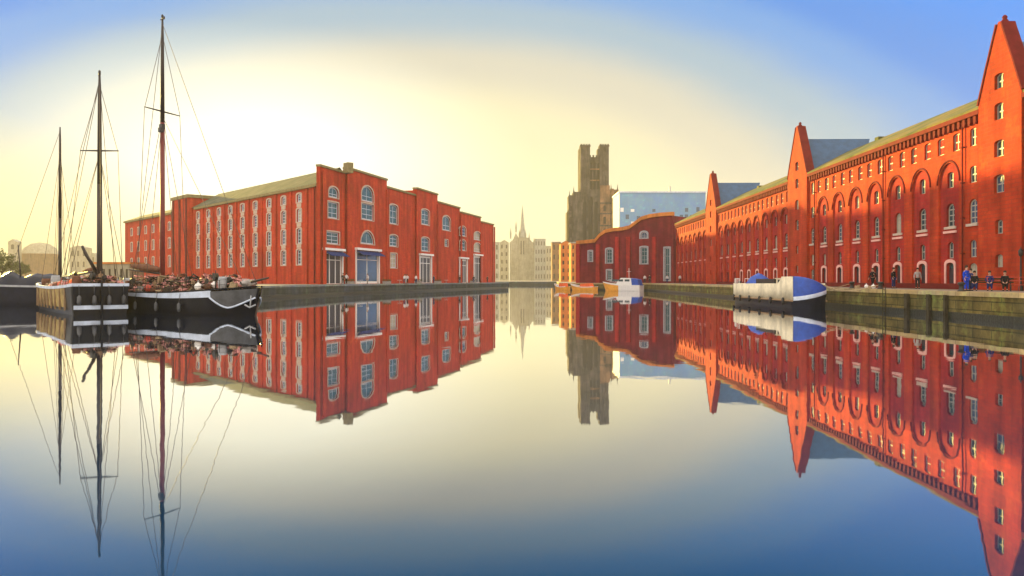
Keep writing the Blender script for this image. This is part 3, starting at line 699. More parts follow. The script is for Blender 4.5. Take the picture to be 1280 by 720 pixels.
def glass_hall():
    D = 420; x0, x1 = wpx(774,D), wpx(882,D); z = hz(241,D)-G
    r = thing('glass_building', ((x0+x1)/2, D, G), 0, 'pale blue glass-clad modern block right of the cathedral tower', 'building')
    w = x1-x0; b = MB(); b.box((-w/2,0,0),(w/2,26,z)); b.build('cladding', M['blueclad'], r)
    b = MB(); b.box((-w/2-.4,-.5,z),(w/2+.4,26.5,z+.7)); b.build('roof_edge', M['paleblue'], r)
    rnd = random.Random(3)
    for i in range(16):
        for j in range(5):
            if rnd.random() < .42:
                cx = -w/2+w*(i+.5)/16; z0 = z-10-j*3.8
                p = MB(); h = rnd.uniform(1.4,2.8); p.box((cx-rnd.uniform(.6,1.1),-.06,z0),(cx+rnd.uniform(.6,1.1),-.002,z0+h)); p.build('window', M[rnd.choice(['darkpanel','darkpanel','white'])], r)
    p = MB(); p.box((-w/2+27,4,z+.7),(-w/2+27.8,4.8,z+4)); p.build('vent_pipe', M['greypaint'], r)
glass_hall()

# far left
def dome_hall():
    D = 930; r = thing('domed_hall', (wpx(50,D), D, G), 0, 'hazy brown hall with low rounded roof behind the leftmost ship', 'building')
    rad = 19.8; b = MB(); zt = hz(318,D)-G; b.lathe([(rad,0),(rad,zt),(rad+.3,zt),(rad+.3,zt+.5)], n=12)
    for k in range(12):
        a = 2*PI*k/12; b.tube([(rad*math.cos(a)*1.01, rad*math.sin(a)*1.01,0),(rad*math.cos(a)*1.01, rad*math.sin(a)*1.01, zt)], .3, 6)
    b.build('wall', M['brownwall'], r)
    h = hz(303,D)-G-zt; t = MB(); t.lathe([(rad+.3,zt+.5),(rad*.82,zt+h*.55),(rad*.5,zt+h*.88),(.4,zt+h),(.05,zt+h)], n=12); t.build('roof', M['tan'], r)
dome_hall()
block('stone_tower', 10, 21, 299, 900, 9, 'tan', 'slim hazy tower left of the round-roofed hall', 'tower', win=(1,4), gab=3)
block('town_house', 87, 108, 307, 900, 12, 'tan', 'hazy gabled building between the two left masts', win=(3,3), gab=2.5)
block('town_house', 108, 119, 316, 930, 12, 'greytan', 'low hazy building right behind the middle mast', win=(2,2), gab=1)
block('harbour_shed', 119, 162, 330, 205, 8, 'tan', 'low tan shed behind the two ships at the long warehouse end', 'shed', win=(6,1), rm='ochre')
def tree(x, y, h, cr, label, seed):
    rnd = random.Random(seed); r = thing('tree', (x,y,G), 0, label, 'tree')
    t = MB(); t.tube([(0,0,0),(.1,0,h*.3),(.2,.1,h*.6)], [.35,.25,.12], 8)
    for k in range(7):
        a = rnd.uniform(0,2*PI); t.tube([(.1,0,h*.3),(math.cos(a)*cr*.5,math.sin(a)*cr*.5,h*.6),(math.cos(a)*cr*.8,math.sin(a)*cr*.8,h*.8)], [.14,.08,.03], 5)
    t.build('trunk', M['bark'], r)
    c = MB()
    for k in range(38):
        a = rnd.uniform(0,2*PI); rr = cr*rnd.random()**.5*.85; cz = h*rnd.uniform(.42,.9)
        cxx, cyy = rr*math.cos(a), rr*math.sin(a); cs = cr*rnd.uniform(.16,.32)
        for j in range(60):
            d = Vector((rnd.gauss(0,1),rnd.gauss(0,1),rnd.gauss(0,.8)))*cs*.55; n = Vector((rnd.gauss(0,1),rnd.gauss(0,1),rnd.gauss(0,1))).normalized(); e = n.orthogonal().normalized(); f = n.cross(e); s = rnd.uniform(.15,.32)
            p = Vector((cxx,cyy,cz))+d; c.add([p-e*s, p+f*s*.6, p+e*s, p-f*s*.6], [(0,1,2,3)])
    me = bpy.data.meshes.new('crown'); me.from_pydata(c.v, [], c.f); me.materials.append(M['leaf']); link(me, 'crown', r)
tree(wpx(2,240), 240, 9, 4.2, 'hazy green tree at the left edge behind the dark ship', 1)
tree(wpx(-16,225), 225, 10, 4.6, 'hazy tree standing just outside the left edge behind the ship', 2)
tree(wpx(26,300), 300, 8, 3.4, 'small hazy bush-like tree between slim tower and round-roofed hall', 5)

# ------------------------------------------------------------------ ships
def frame_of(a, b):
    a = Vector(a); b = Vector(b); return (b-a).length, math.atan2((b-a).y, (b-a).x)
def hull_mesh(L, beam, z_st, z_mid, z_bow, mats, stern=.85, bow_full=2.4, draft=-.9, n=28, band=None, patch=None, bands=None):
    """x from 0 (stern) to L (bow); returns MB and functions"""
    def hb(t):
        a = stern + (1-stern)*min(1, t/.3)**.7
        return beam/2*a*(1-max(0,(t-.55)/.45)**bow_full)**.75 if t < 1 else 0.02
    def sh(t): return z_mid + (z_bow-z_mid)*max(0,(t-.4)/.6)**2 + (z_st-z_mid)*max(0,(.4-t)/.4)**2
    prof = [(.0,draft),(.45,draft),(.78,draft*.6),(.90,-.1),(.95,.3),(.98,.5)]
    fr = [.0, .12, .12001, .5, 1.0]
    mb = MB(); ring = []
    hs = bands or [.25,.45,.62,.80,1.0]
    for i in range(n+1):
        t = i/n; b = max(.02, hb(t)); z = sh(t); x = t*L
        rk = lambda zz: x + max(0, t-.6)/.4*(zz*.35)
        pts = [(x-(.6 if t > .9 else 0), 0, draft)] + [(rk(zz) if zz > 0 else x, b*k, zz) for k, zz in prof[1:4]]
        pts += [(rk(z*q), b*(.93+.07*q), z*q) for q in hs]
        ring.append(pts)
    m = len(ring[0])
    for s in (1,-1):
        for i in range(n):
            for j in range(m-1):
                q = [ring[i][j], ring[i+1][j], ring[i+1][j+1], ring[i][j+1]]
                q = [(a, b*s, c) for a, b, c in q]
                mi = mats(i/n, j, m-1)
                mb.add(q if s < 0 else q[::-1], [(0,1,2,3)], mi, True)
    for j in range(m-1):
        a, c = ring[0][j], ring[0][j+1]
        mb.add([a, c, (c[0],-c[1],c[2]), (a[0],-a[1],a[2])], [(0,1,2,3)], mats(0, j, m-1))
    return mb, hb, sh
def deck_mb(L, hb, sh, drop=.35, n=20):
    mb = MB()
    for i in range(n):
        t0, t1 = i/n*.985+.003, (i+1)/n*.985+.003
        mb.add([(t0*L, -hb(t0)*.96, sh(t0)-drop), (t1*L, -hb(t1)*.96, sh(t1)-drop), (t1*L, hb(t1)*.96, sh(t1)-drop), (t0*L, hb(t0)*.96, sh(t0)-drop)], [(0,1,2,3)])
    return mb
def rail_mb(L, hb, sh, h0, h1, wid=.09, t0=0, t1=1, n=40, out=.03, rake=True):
    mb = MB()
    for s in (1,-1):
        pts = []
        for i in range(n+1):
            t = t0+(t1-t0)*i/n; z = sh(t); x = t*L + max(0,t-.6)/.4*(z*.35)
            pts.append((x, s*(max(.02,hb(t))+out), z))
        for (a, b) in zip(pts[:-1], pts[1:]):
            vs = []
            for p in (a, b):
                for dy, dz in ((0,h0),(-s*wid,h0),(-s*wid,h1),(0,h1)): vs.append((p[0], p[1]+dy, p[2]+dz))
            mb.add(vs, [(0,1,2,3),(4,5,6,7),(0,1,5,4),(1,2,6,5),(2,3,7,6),(3,0,4,7)])
    return mb
def mast(parent, x, y, z0, h, r, m_low, m_up, split, yard_z, yard_w, chain=((1.9,1.5),), hbm=2, name='mast', top=True):
    o = MB(); o.tube([(x,y,z0),(x,y,split)], [r,r*.88], 12, 0); o.tube([(x,y,split),(x,y,h*.93),(x,y,h)], [r*.86,r*.6,r*.35], 12, 1)
    mo = o.build(name, [M[m_low], M[m_up]], parent)
    if top:
        k = MB(); k.tube([(x-.28,y,h-.05),(x+.28,y,h-.02)], .05, 6); k.lathe([(0,.35),(.09,.28),(.09,.05),(.02,0)], (x,y,h)); k.box((x+.12,y-.05,h-.1),(x+.3,y+.05,h+.12)); k.build('masthead', M['mast_dark'], mo)
    if yard_z:
        k = MB(); k.tube([(x,y-yard_w,yard_z+.12),(x,y,yard_z),(x,y+yard_w,yard_z-.12)], [.04,.07,.04], 8); k.build('crosstree', M['mast_dark'], mo)
    return mo
def shroud(parent, pts, r=.022, m='wire', name='shroud'):
    s = MB(); s.tube(pts, r, 5); return s.build(name, M[m], parent)
def deadeyes(mb, x, y, z):
    mb.lathe([(0,.12),(.07,.06),(.07,-.06),(0,-.12)], (x,y,z), 8)

# gear prototypes (each its own thing)
def gear_protos():
    P = {}
    def coil(m):
        b = MB()
        for k in range(4):
            rr = .34-.02*k; b.tube([(rr*math.cos(2*PI*i/16), rr*math.sin(2*PI*i/16), .05+.085*k+.01*math.sin(i*2.1+k)) for i in range(17)], .048, 6, cap=False)
        b.tube([(.3,0,.3),(.35,.15,.42),(.1,.3,.36)], .04, 6); return b.mesh('rope_coil', M[m])
    P['rope_coil'] = [(coil('rope'), 'coil of pale hemp rope'), (coil('rope_dark'), 'coil of dark tarred rope')]
    def buoy(m):
        b = MB(); b.lathe([(0,.56),(.05,.55),(.07,.49),(.18,.43),(.25,.30),(.24,.17),(.15,.04),(0,0)], n=14); b.tube([(0,0,.52),(.05,0,.62),(0,.04,.66),(-.05,0,.6)], .02, 5); return b.mesh('buoy', M[m])
    P['buoy'] = [(buoy('pink'), 'faded pink round float'), (buoy('white'), 'white round float'), (buoy('red'), 'faded red round float')]
    def crate(m):
        b = MB()
        for z in (0,.16,.32): 
            b.box((-.4,-.27,z),(.4,-.24,z+.12)); b.box((-.4,.24,z),(.4,.27,z+.12)); b.box((-.4,-.237,z+.002),(-.37,.237,z+.118)); b.box((.37,-.237,z+.002),(.4,.237,z+.118))
        for x in (-.365,.365):
            for y in (-.235,.235): b.box((x-.03,y-.03,0.003),(x+.03,y+.03,.46))
        b.box((-.36,-.23,.02),(.36,.23,.05)); b.box((-.3,-.2,.05),(.3,.2,.36)); return b.mesh('crate', M[m])
    P['crate'] = [(crate('deck'), 'slatted brown wooden crate'), (crate('canvas_grey'), 'grey slatted crate'), (crate('pink'), 'faded pink crate')]
    def barrel(m):
        b = MB(); b.lathe([(0,0),(.22,0),(.27,.2),(.29,.38),(.27,.56),(.22,.76),(.19,.76),(.19,.70),(0,.70)], n=16)
        for z in (.1,.24,.52,.66): b.lathe([(.265 if .2<z<.6 else .25,z-.02),(.29 if .2<z<.6 else .265,z),(.265 if .2<z<.6 else .25,z+.02)], n=16)
        return b.mesh('barrel', M[m])
    P['barrel'] = [(barrel('canvas_brown'), 'dark brown barrel'), (barrel('greypaint'), 'grey barrel'), (barrel('black'), 'black barrel')]
    def bundle(m, seed):
        rnd = random.Random(seed); b = MB(); n = 14
        prof = []
        for i in range(n+1):
            t = i/n; prof.append((-.55+1.1*t, .26*math.sin(PI*max(.06,min(.94,t)))**.5*(1+.14*math.sin(t*25+seed))))
        for (x0,r0),(x1,r1) in zip(prof[:-1], prof[1:]):
            vs = []
            for x, rr in ((x0,r0),(x1,r1)):
                for k in range(12):
                    a = 2*PI*k/12; q = rr*(1+.18*math.sin(3*a+x*9+seed)); vs.append((x, q*math.cos(a), .22+q*math.sin(a)*.85))
            b.add(vs, [(k,(k+1)%12,12+(k+1)%12,12+k) for k in range(12)], 0, True)
        for x in (-.3,.05,.34): b.lathe([(.0,0)],n=3) if False else b.tube([(x, .28*math.cos(2*PI*i/12), .22+.25*math.sin(2*PI*i/12)) for i in range(13)], .02, 5, cap=False)
        return b.mesh('canvas_bundle', M[m])
    P['canvas_bundle'] = [(bundle('canvas_brown',1), 'tied bundle of tan sailcloth'), (bundle('canvas_grey',2), 'tied bundle of grey canvas'), (bundle('pink',4), 'tied bundle of faded pink canvas')]
    def block_(m):
        b = MB(); 
        for y in (-.12,-.02,.08): b.prism([(.16*math.cos(2*PI*k/12), .75+.24*math.sin(2*PI*k/12)) for k in range(12)], y, y+.05)
        b.tube([(0,0,0),(0,0,.55)], .05, 6); b.tube([(0,0,.95),(.02,0,1.15)], .03, 6); b.box((-.16,-.14,0),(.16,.14,.08)); return b.mesh('pulley_post', M[m])
    P['pulley_post'] = [(block_('deck'), 'wooden pulley block on a short post'), (block_('black'), 'black pulley block on a short post')]
    return P
GP = gear_protos()
CATS = {'rope_coil':'rope coil','buoy':'buoy','crate':'crate','barrel':'barrel','canvas_bundle':'canvas bundle','pulley_post':'pulley'}
_gear_n = {}
def scatter_gear(ship, L, hb, sh, where, n, x0, x1, seed, drop=.35, layers=2, pal=None, scl=1.0):
    rnd = random.Random(seed); placed = []; mw = ship.matrix_world if False else None
    base = Matrix.Translation(ship.location) @ Matrix.Rotation(ship.rotation_euler.z, 4, 'Z')
    tries = 0
    while len(placed) < n and tries < n*40:
        tries += 1
        t = rnd.uniform(x0, x1); b = max(.1, hb(t)-.55); y = rnd.uniform(-b, b); x = t*L
        lvl = 0
        near = [p for p in placed if (p[0]-x)**2+(p[1]-y)**2 < (.48*max(.8,scl))**2]
        if near:
            continue
        kind = rnd.choice(list(GP) if pal is None else pal); me, desc = rnd.choice(GP[kind])
        s = rnd.uniform(.95,1.5) if kind not in ('rope_coil',) else rnd.uniform(1,1.3)
        s *= scl
        placed.append((x,y))
        o = bpy.data.objects.new(kind, me); COL.objects.link(o)
        p = base @ Vector((x, y, sh(t)-drop+.01))
        o.location = p; o.rotation_euler = (0,0,rnd.uniform(0,2*PI)); o.scale = (s,s,s)
        lab = desc + ' on ' + where
        tag(o, lab, CATS[kind], desc + 's on ' + where)

def ship_a():   # black ketch-rigged barge, bow to the right
    L, rz = frame_of((-32.0,67.4), (-17.6,56.6)); L = 17.0
    r = thing('sailing_ship', (-32.0,67.4,0), rz, 'black wooden sailing barge with tallest mast and pale blue strake', 'ship')
    mats = lambda t, j, m: 0
    mb, hb, sh = hull_mesh(L, 4.6, 1.55, 1.55, 2.05, mats, stern=.75)
    mb.build('hull', M['black_hull'], r)
    deck_mb(L, hb, sh, -.1).build('deck', M['deck'], r)
    # strake that widens toward the bow
    st = MB()
    for s in (1,-1):
        pts = []
        for i in range(31):
            t = .02+.80*i/30; z = sh(t); x = t*L+max(0,t-.6)/.4*z*.35; pts.append((x, s*(hb(t)+.04), z, .12+.30*(i/30)))
        for a, b in zip(pts[:-1], pts[1:]):
            st.add([(a[0],a[1],a[2]-.02-a[3]),(b[0],b[1],b[2]-.02-b[3]),(b[0],b[1],b[2]+.04),(a[0],a[1],a[2]+.04),(a[0],a[1]-s*.1,a[2]-.02-a[3]),(b[0],b[1]-s*.1,b[2]-.02-b[3]),(b[0],b[1]-s*.1,b[2]+.04),(a[0],a[1]-s*.1,a[2]+.04)],
                   [(0,1,2,3),(4,5,6,7),(0,1,5,4),(3,2,6,7),(0,3,7,4),(1,2,6,5)])
    st.build('strake', M['paleblue'], r)
    rail_mb(L, hb, sh, .05, .15, .12, 0, .99).build('gunwale', M['black_hull'], r)
    # bow rubbing band, dips down to the stem
    bb = MB()
    for s in (1,-1):
        pts = []
        for i in range(13):
            t = .82+.175*i/12; z = 1.35-.75*math.sin(PI*min(1,i/7.)*.5)+.75*max(0,(i-6)/6)**1.5; x = t*L+max(0,t-.6)/.4*z*.35; pts.append((x, s*(hb(t)*.99+.06), z))
        bb.tube(pts, .07, 6)
    bb.build('rubbing_band', M['paleblue'], r)
    for s in (1,-1):
        bw = MB(); P0 = []; 
        for i in range(13):
            t = .82+.175*i/12; z = 1.35-.75*math.sin(PI*min(1,i/7.)*.5)+.75*max(0,(i-6)/6)**1.5
            row = []
            for q in range(5):
                zz = z+(sh(t)-.04-z)*q/4; row.append((t*L+max(0,t-.6)/.4*zz*.35, s*(hb(t)*(1 if q > 1 else .995)+.035), zz))
            P0.append(row)
        for i in range(12):
            for q in range(4): bw.add([P0[i][q],P0[i+1][q],P0[i+1][q+1],P0[i][q+1]], [(0,1,2,3)], 0, True)
        bw.build('bow_bulwark', M['darkgrey'], r)
    # masts and rigging
    mx = 4.74; top = 23.7
    mo = mast(r, mx, 0, 1.2, top, .20, 'mast_red', 'mast_dark', 15.3, 16.2, 1.5)
    k = MB(); k.box((mx+.1,-.35,14.7),(mx+.5,-.05,15.1)); k.box((mx+.4,-.6,14.4),(mx+.75,-.3,14.75)); k.tube([(mx,0,15.2),(mx+.6,-.4,14.6)], .04, 5); k.build('radar_reflector', M['black'], mo)
    for s in (1,-1):
        for k, (dx, zt) in enumerate(((-1.2,21.9),(0,22.4),(1.2,21.9))):
            y2 = 1.5 if k == 1 else .0
            if k == 1: shroud(r, [(mx, .0, 22.4),(mx, s*1.5, 16.2),(mx, s*2.1, 1.7)])
            else: shroud(r, [(mx,0,15.9),(mx+dx, s*2.1, 1.7)])
    shroud(r, [(mx,0,top-.4),(L+.3,0,2.2)], name='forestay'); shroud(r, [(mx,0,15.8),(L-1.2,0,2.2)], name='forestay'); shroud(r, [(mx,0,top-.5),(.2,0,1.8)], name='backstay')
    # boom with furled sail
    b = MB(); b.tube([(mx+.1,0,3.1),(mx-5.2,0,3.5)], [.11,.08], 8); bo = b.build('boom', M['mast_dark'], r)
    f = MB(); n = 20
    f.tube([(mx-.2-4.6*i/n, .04*math.sin(i*1.7), 3.42+.06*i/n*6+.05*math.sin(i*2.3)) for i in range(n+1)], [.05+.26*math.sin(PI*min(.96,(i+.6)/n))**.6*(1+.12*math.sin(i*2.9)) for i in range(n+1)], 10); f.build('furled_sail', M['canvas_brown'], bo)
    h = MB(); h.box((7.6,-1.0,1.25),(10.4,1.0,1.95)); h.box((7.5,-1.1,1.95),(10.5,1.1,2.05)); h.build('hatch', M['deck'], r)
    w = MB(); w.box((1.0,-.9,1.25),(2.8,.9,2.4)); w.box((.85,-1.05,2.4),(2.95,1.05,2.5)); wo = w.build('deckhouse', M['canvas_grey'], r)
    g = MB(); g.box((1.2,-.93,1.8),(1.7,-.902,2.2)); g.box((2.0,-.93,1.8),(2.5,-.902,2.2)); g.build('window', M['glass'], wo)
    # bulwark stanchions and rail wires
    s_ = MB()
    for i in range(14):
        t = .04+.9*i/13
        for s in (1,-1): s_.tube([(t*L, s*(hb(t)-.1), sh(t)), (t*L, s*(hb(t)-.1), sh(t)+.75)], .022, 5)
    for hh in (.4,.74):
        for s in (1,-1): s_.tube([((.04+.9*i/13)*L, s*(hb(.04+.9*i/13)-.1), sh(.04+.9*i/13)+hh) for i in range(14)], .016, 5)
    s_.build('guard_rail', M['rope_dark'], r)
    for q in (.12,.3,.48,.66):
        for s in (1,-1):
            y = s*(hb(q)+.16); fd = MB(); fd.lathe([(0,.95),(.04,.93),(.13,.8),(.14,.45),(.09,.28),(0,.25)], (q*L,y,0), 10); fd.tube([(q*L,y,.95),(q*L,y*.96,1.6)], .02, 5); fd.build('fender', M['darkgrey'], r)
    a = MB(); a.tube([(L+.2,-.45,1.5),(L+.25,-.55,.7)], .05, 6); a.tube([(L-.1,-.75,.85),(L+.25,-.6,.65),(L+.6,-.35,.85)], .06, 6); a.build('anchor', M['greypaint'], r)
    bs = MB(); bs.tube([(L-1.5,0,2.3),(L+1.6,0,2.75)], [.12,.06], 8); bs.build('bowsprit', M['mast_dark'], r)
    scatter_gear(r, L, hb, sh, 'the black barge with the tallest mast', 150, .04, .97, 7, -.12, scl=.82)
    # netting heaped along the rail
    heap(r, 'heap of brown and pink fishing net strewn along the tallest-masted barge', [(2.2,-.6),(3.8,0),(5.2,.5),(7.2,-.9),(11,0),(12.2,-.3),(13.3,.2),(14.6,.1),(4.6,-1),(8,-1.2),(9.5,-1),(10.6,-1)], 1.6, 1.35, 'pink', 5)
    return r
def heap(ship, label, cs, z, hmax, m, seed):
    base = Matrix.Translation(ship.location) @ Matrix.Rotation(ship.rotation_euler.z, 4, 'Z')
    rnd = random.Random(seed); b = MB()
    for cx, cy in cs:
        for k in range(150):
            a = rnd.uniform(0,2*PI); rr = rnd.random()**.6; hh = hmax*(1-rr*rr)
            p = Vector((cx+rr*math.cos(a), cy+rr*.8*math.sin(a), z+rnd.uniform(.2,1)*hh))
            pts = []
            for i in range(5):
                q = p+Vector((rnd.gauss(0,.18), rnd.gauss(0,.18), rnd.gauss(0,.08))); q.z = max(z+.03, q.z); pts.append(q)
            b.tube(pts, rnd.uniform(.03,.07), 5, rnd.choice([0,0,1,1,2,3,3]))
    me = b.mesh('fishing_net', [M['canvas_brown'], M[m], M['rope'], M['rope_dark']])
    o = bpy.data.objects.new('fishing_net', me); COL.objects.link(o); o.location = ship.location; o.rotation_euler = ship.rotation_euler
    tag(o, label, 'fishing net')
ship_a()

def dinghy():
    L = 3.4; r = thing('dinghy', (-19.6,56.0,1.15), R(-20), 'small grey dinghy with white rim hoisted at the barge bow', 'dinghy')
    mb, hb, sh = hull_mesh(L, 1.7, .5, .45, .7, lambda t,j,m: 0, stern=.7, draft=-.15)
    mb.build('hull', M['greypaint'], r); rail_mb(L, hb, sh, -.06, .05, .1, 0, .99).build('gunwale', M['white'], r)
    s = MB()
    for x in (.8,1.9): s.box((x,-.7,.25),(x+.25,.7,.3))
    s.build('thwart', M['deck'], r)

def ship_b():   # stern (blunt) end toward us
    a = Vector((-30.6,59.6)); w = Vector((-.607,.795)); L = 24
    rz = math.atan2(w.y, w.x)
    r = thing('sailing_ship', (a.x,a.y,0), rz, 'black-sterned sailing barge with planked side toned by painted water glow, middle of the ships', 'ship')
    # x grows away from the camera, blunt transom at x = 0
    mats = lambda t, j, m: 1 if (t > .10 and 4 <= j <= m-1) else 0  # yellow strips along the side imitate light reflected off the water
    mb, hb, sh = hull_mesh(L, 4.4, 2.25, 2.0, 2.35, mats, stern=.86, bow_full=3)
    mb.build('hull', [M['black_hull'], M['plank_glow']], r)
    deck_mb(L, hb, sh, .1).build('deck', M['deck'], r)
    rail_mb(L, hb, sh, -.12, .10, .16, 0, .99).build('gunwale', M['paleblue'], r)
    b0 = hb(0); t = MB(); t.box((-.07,-b0+.02,sh(0)-.12),(-.0,b0-.02,sh(0)+.10)); t.build('transom_rail', M['paleblue'], r)
    t = MB(); t.box((-.05,-b0*.97,.42),(-.003,b0*.97,.72)); t.build('transom_stripe', M['paleblue'], r)
    for q in (-1.5,-.5,.5,1.5):
        fd = MB(); fd.lathe([(0,1.5),(.04,1.48),(.14,1.35),(.16,.95),(.10,.75),(0,.72)], (-.2,q,0), 10); fd.tube([(-.2,q,1.5),(-.1,q,2.2)], .02, 5); fd.build('fender', M['darkgrey'], r)
    t = MB(); t.box((-.45,-.06,-.5),(-.06,.06,1.5)); t.box((-.3,-.05,1.5),(-.06,.05,2.5)); t.build('rudder', M['black_hull'], r)
    for i in range(9):
        tt = .11+.08*i
        for s in (1,-1): fr = MB(); fr.box((tt*L-.07, s*hb(tt)*.985-.06, .3),(tt*L+.07, s*hb(tt)*.985+.06, sh(tt)-.12)); fr.build('hull_rib', M['deck'], r)
    mx = 2.6; top = 18.9
    mo = mast(r, mx, -.35, 1.6, top-.4, .21, 'mast_dark', 'mast_dark', 10, 12.6, 1.35)
    for s in (1,-1):
        shroud(r, [(mx,-.35,top-1.2),(mx,-.35+s*1.3,12.6),(mx,s*2.0,2.2)])
        for dx in (-1.1,1.3): shroud(r, [(mx,-.35,12.4),(mx+dx,s*2.0,2.2)])
        shroud(r, [(mx,-.35,top-.9),(mx+2.6,s*2.0,2.2)])
    shroud(r, [(mx,-.35,top-.8),(L,0,2.6)], name='forestay'); shroud(r, [(mx,-.35,top-.8),(0,0,2.3)], name='backstay')
    # lowered gaff and spars crossing near the mast foot
    for p, q, rr in (((mx-.3,.9,5.2),(mx+.4,-.4,2.6),.09), ((mx+.5,-.6,3.4),(mx+7.5,-.1,3.1),.10)):
        s = MB(); s.tube([p,q], [rr,rr*1.2], 8); s.build('spar', M['mast_dark'], r)
    f = MB(); f.tube([(mx-.3,.95,5.1),(mx-.1,.6,4.5),(mx+.1,.2,3.9),(mx+.25,-.2,3.3)], [.03,.11,.12,.05], 10); f.build('furled_sail', M['mast_dark'], r)
    f = MB(); n=16; f.tube([(mx+1.0+5.2*i/n, -.5+.3*i/n, 3.55-.2*i/n) for i in range(n+1)], [.04+.12*math.sin(PI*min(.97,(i+.5)/n))**.6*(1+.15*math.sin(i*2.7)) for i in range(n+1)], 9); f.build('furled_sail', M['canvas_brown'], r)
    h = MB(); h.box((7,-1.1,1.7),(11,1.1,2.5)); h.box((6.9,-1.2,2.5),(11.1,1.2,2.6)); h.build('hatch', M['canvas_grey'], r)
    # orange canvas cover
    base = Matrix.Translation(r.location) @ Matrix.Rotation(rz, 4, 'Z')
    oc = MB(); nn = 12
    oc.tube([(-.9+1.8*i/nn, 0, .45) for i in range(nn+1)], [.05+.55*math.sin(PI*min(.95,(i+.6)/nn))**.5*(1+.08*math.sin(i*2.4)) for i in range(nn+1)], 12)
    o = oc.build('canvas_cover', M['orange']); o.location = base @ Vector((4.6,.7,1.78)); o.rotation_euler = (0,0,R(-10)); tag(o, 'bright orange canvas-covered bundle on the middle barge', 'canvas cover')
    heap(r, 'heap of dark and pink fishing net on the stern of the glow-toned barge', [(1.3,-.6),(1.6,.5),(2.6,0),(3.6,-.4),(4.8,0)], 2.0, .9, 'pink', 8)
    scatter_gear(r, L, hb, sh, 'the middle barge with the glow-toned side', 80, .02, .6, 17, .1, scl=.85)
    scatter_gear(r, L, hb, sh, 'the far end of the glow-toned barge', 24, .6, .93, 18, .3, pal=['rope_coil','barrel','canvas_bundle','crate'])
ship_b()

def ship_c():
    a = Vector((-38.5,84.5)); b = Vector((-58.5,80)); L, rz = frame_of(a, b)
    r = thing('sailing_ship', (a.x,a.y,0), rz, 'dark navy ship at the left edge with shortest mast and covered deck', 'ship')
    mb, hb, sh = hull_mesh(L, 4.8, 2.1, 1.9, 2.5, lambda t,j,m: 0, stern=.8)
    mb.build('hull', M['navy_hull'], r); deck_mb(L, hb, sh, .3).build('deck', M['deck'], r)
    rail_mb(L, hb, sh, -.05, .14, .14, 0, .99).build('gunwale', M['greypaint'], r)
    t = MB(); n = 16
    for i in range(n):
        x0, x1 = 7+9.5*i/n, 7+9.5*(i+1)/n
        ring = []
        for x in (x0, x1):
            hh = .55+.5*abs(math.sin(x*1.1))+.2*math.sin(x*3)
            ring.append([(x,-1.9,1.9),(x,-1.4,2.2+hh*.6),(x,-.2,2.3+hh),(x,.9,2.2+hh*.7),(x,1.9,1.9)])
        for k in range(4): t.add([ring[0][k], ring[1][k], ring[1][k+1], ring[0][k+1]], [(0,1,2,3)], 0, True)
    t.build('deck_cover', M['navy_hull'], r)
    mx = 8.4; mo = mast(r, mx, 0, 1.6, 18.4, .18, 'mast_dark', 'mast_dark', 9, None, 0, top=False)
    for s in (1,-1):
        for dx in (-1.1,0,1.1): shroud(r, [(mx,0,15.5 if dx else 17.6),(mx+dx,s*2.1,2.1)])
    shroud(r, [(mx,0,18),(mx+5,0,2.3)], name='forestay')
    m2 = MB(); m2.tube([(14.2,0,1.9),(14.2,0,8.6)], [.12,.07], 8); m2.build('short_mast', M['mast_dark'], r)
    m2 = MB(); m2.tube([(12.0,0,1.9),(12.3,0,6.2)], [.09,.05], 8); m2.build('signal_pole', M['mast_dark'], r)
    scatter_gear(r, L, hb, sh, 'the dark navy ship at the left edge', 22, .05, .42, 27, .3)
ship_c()

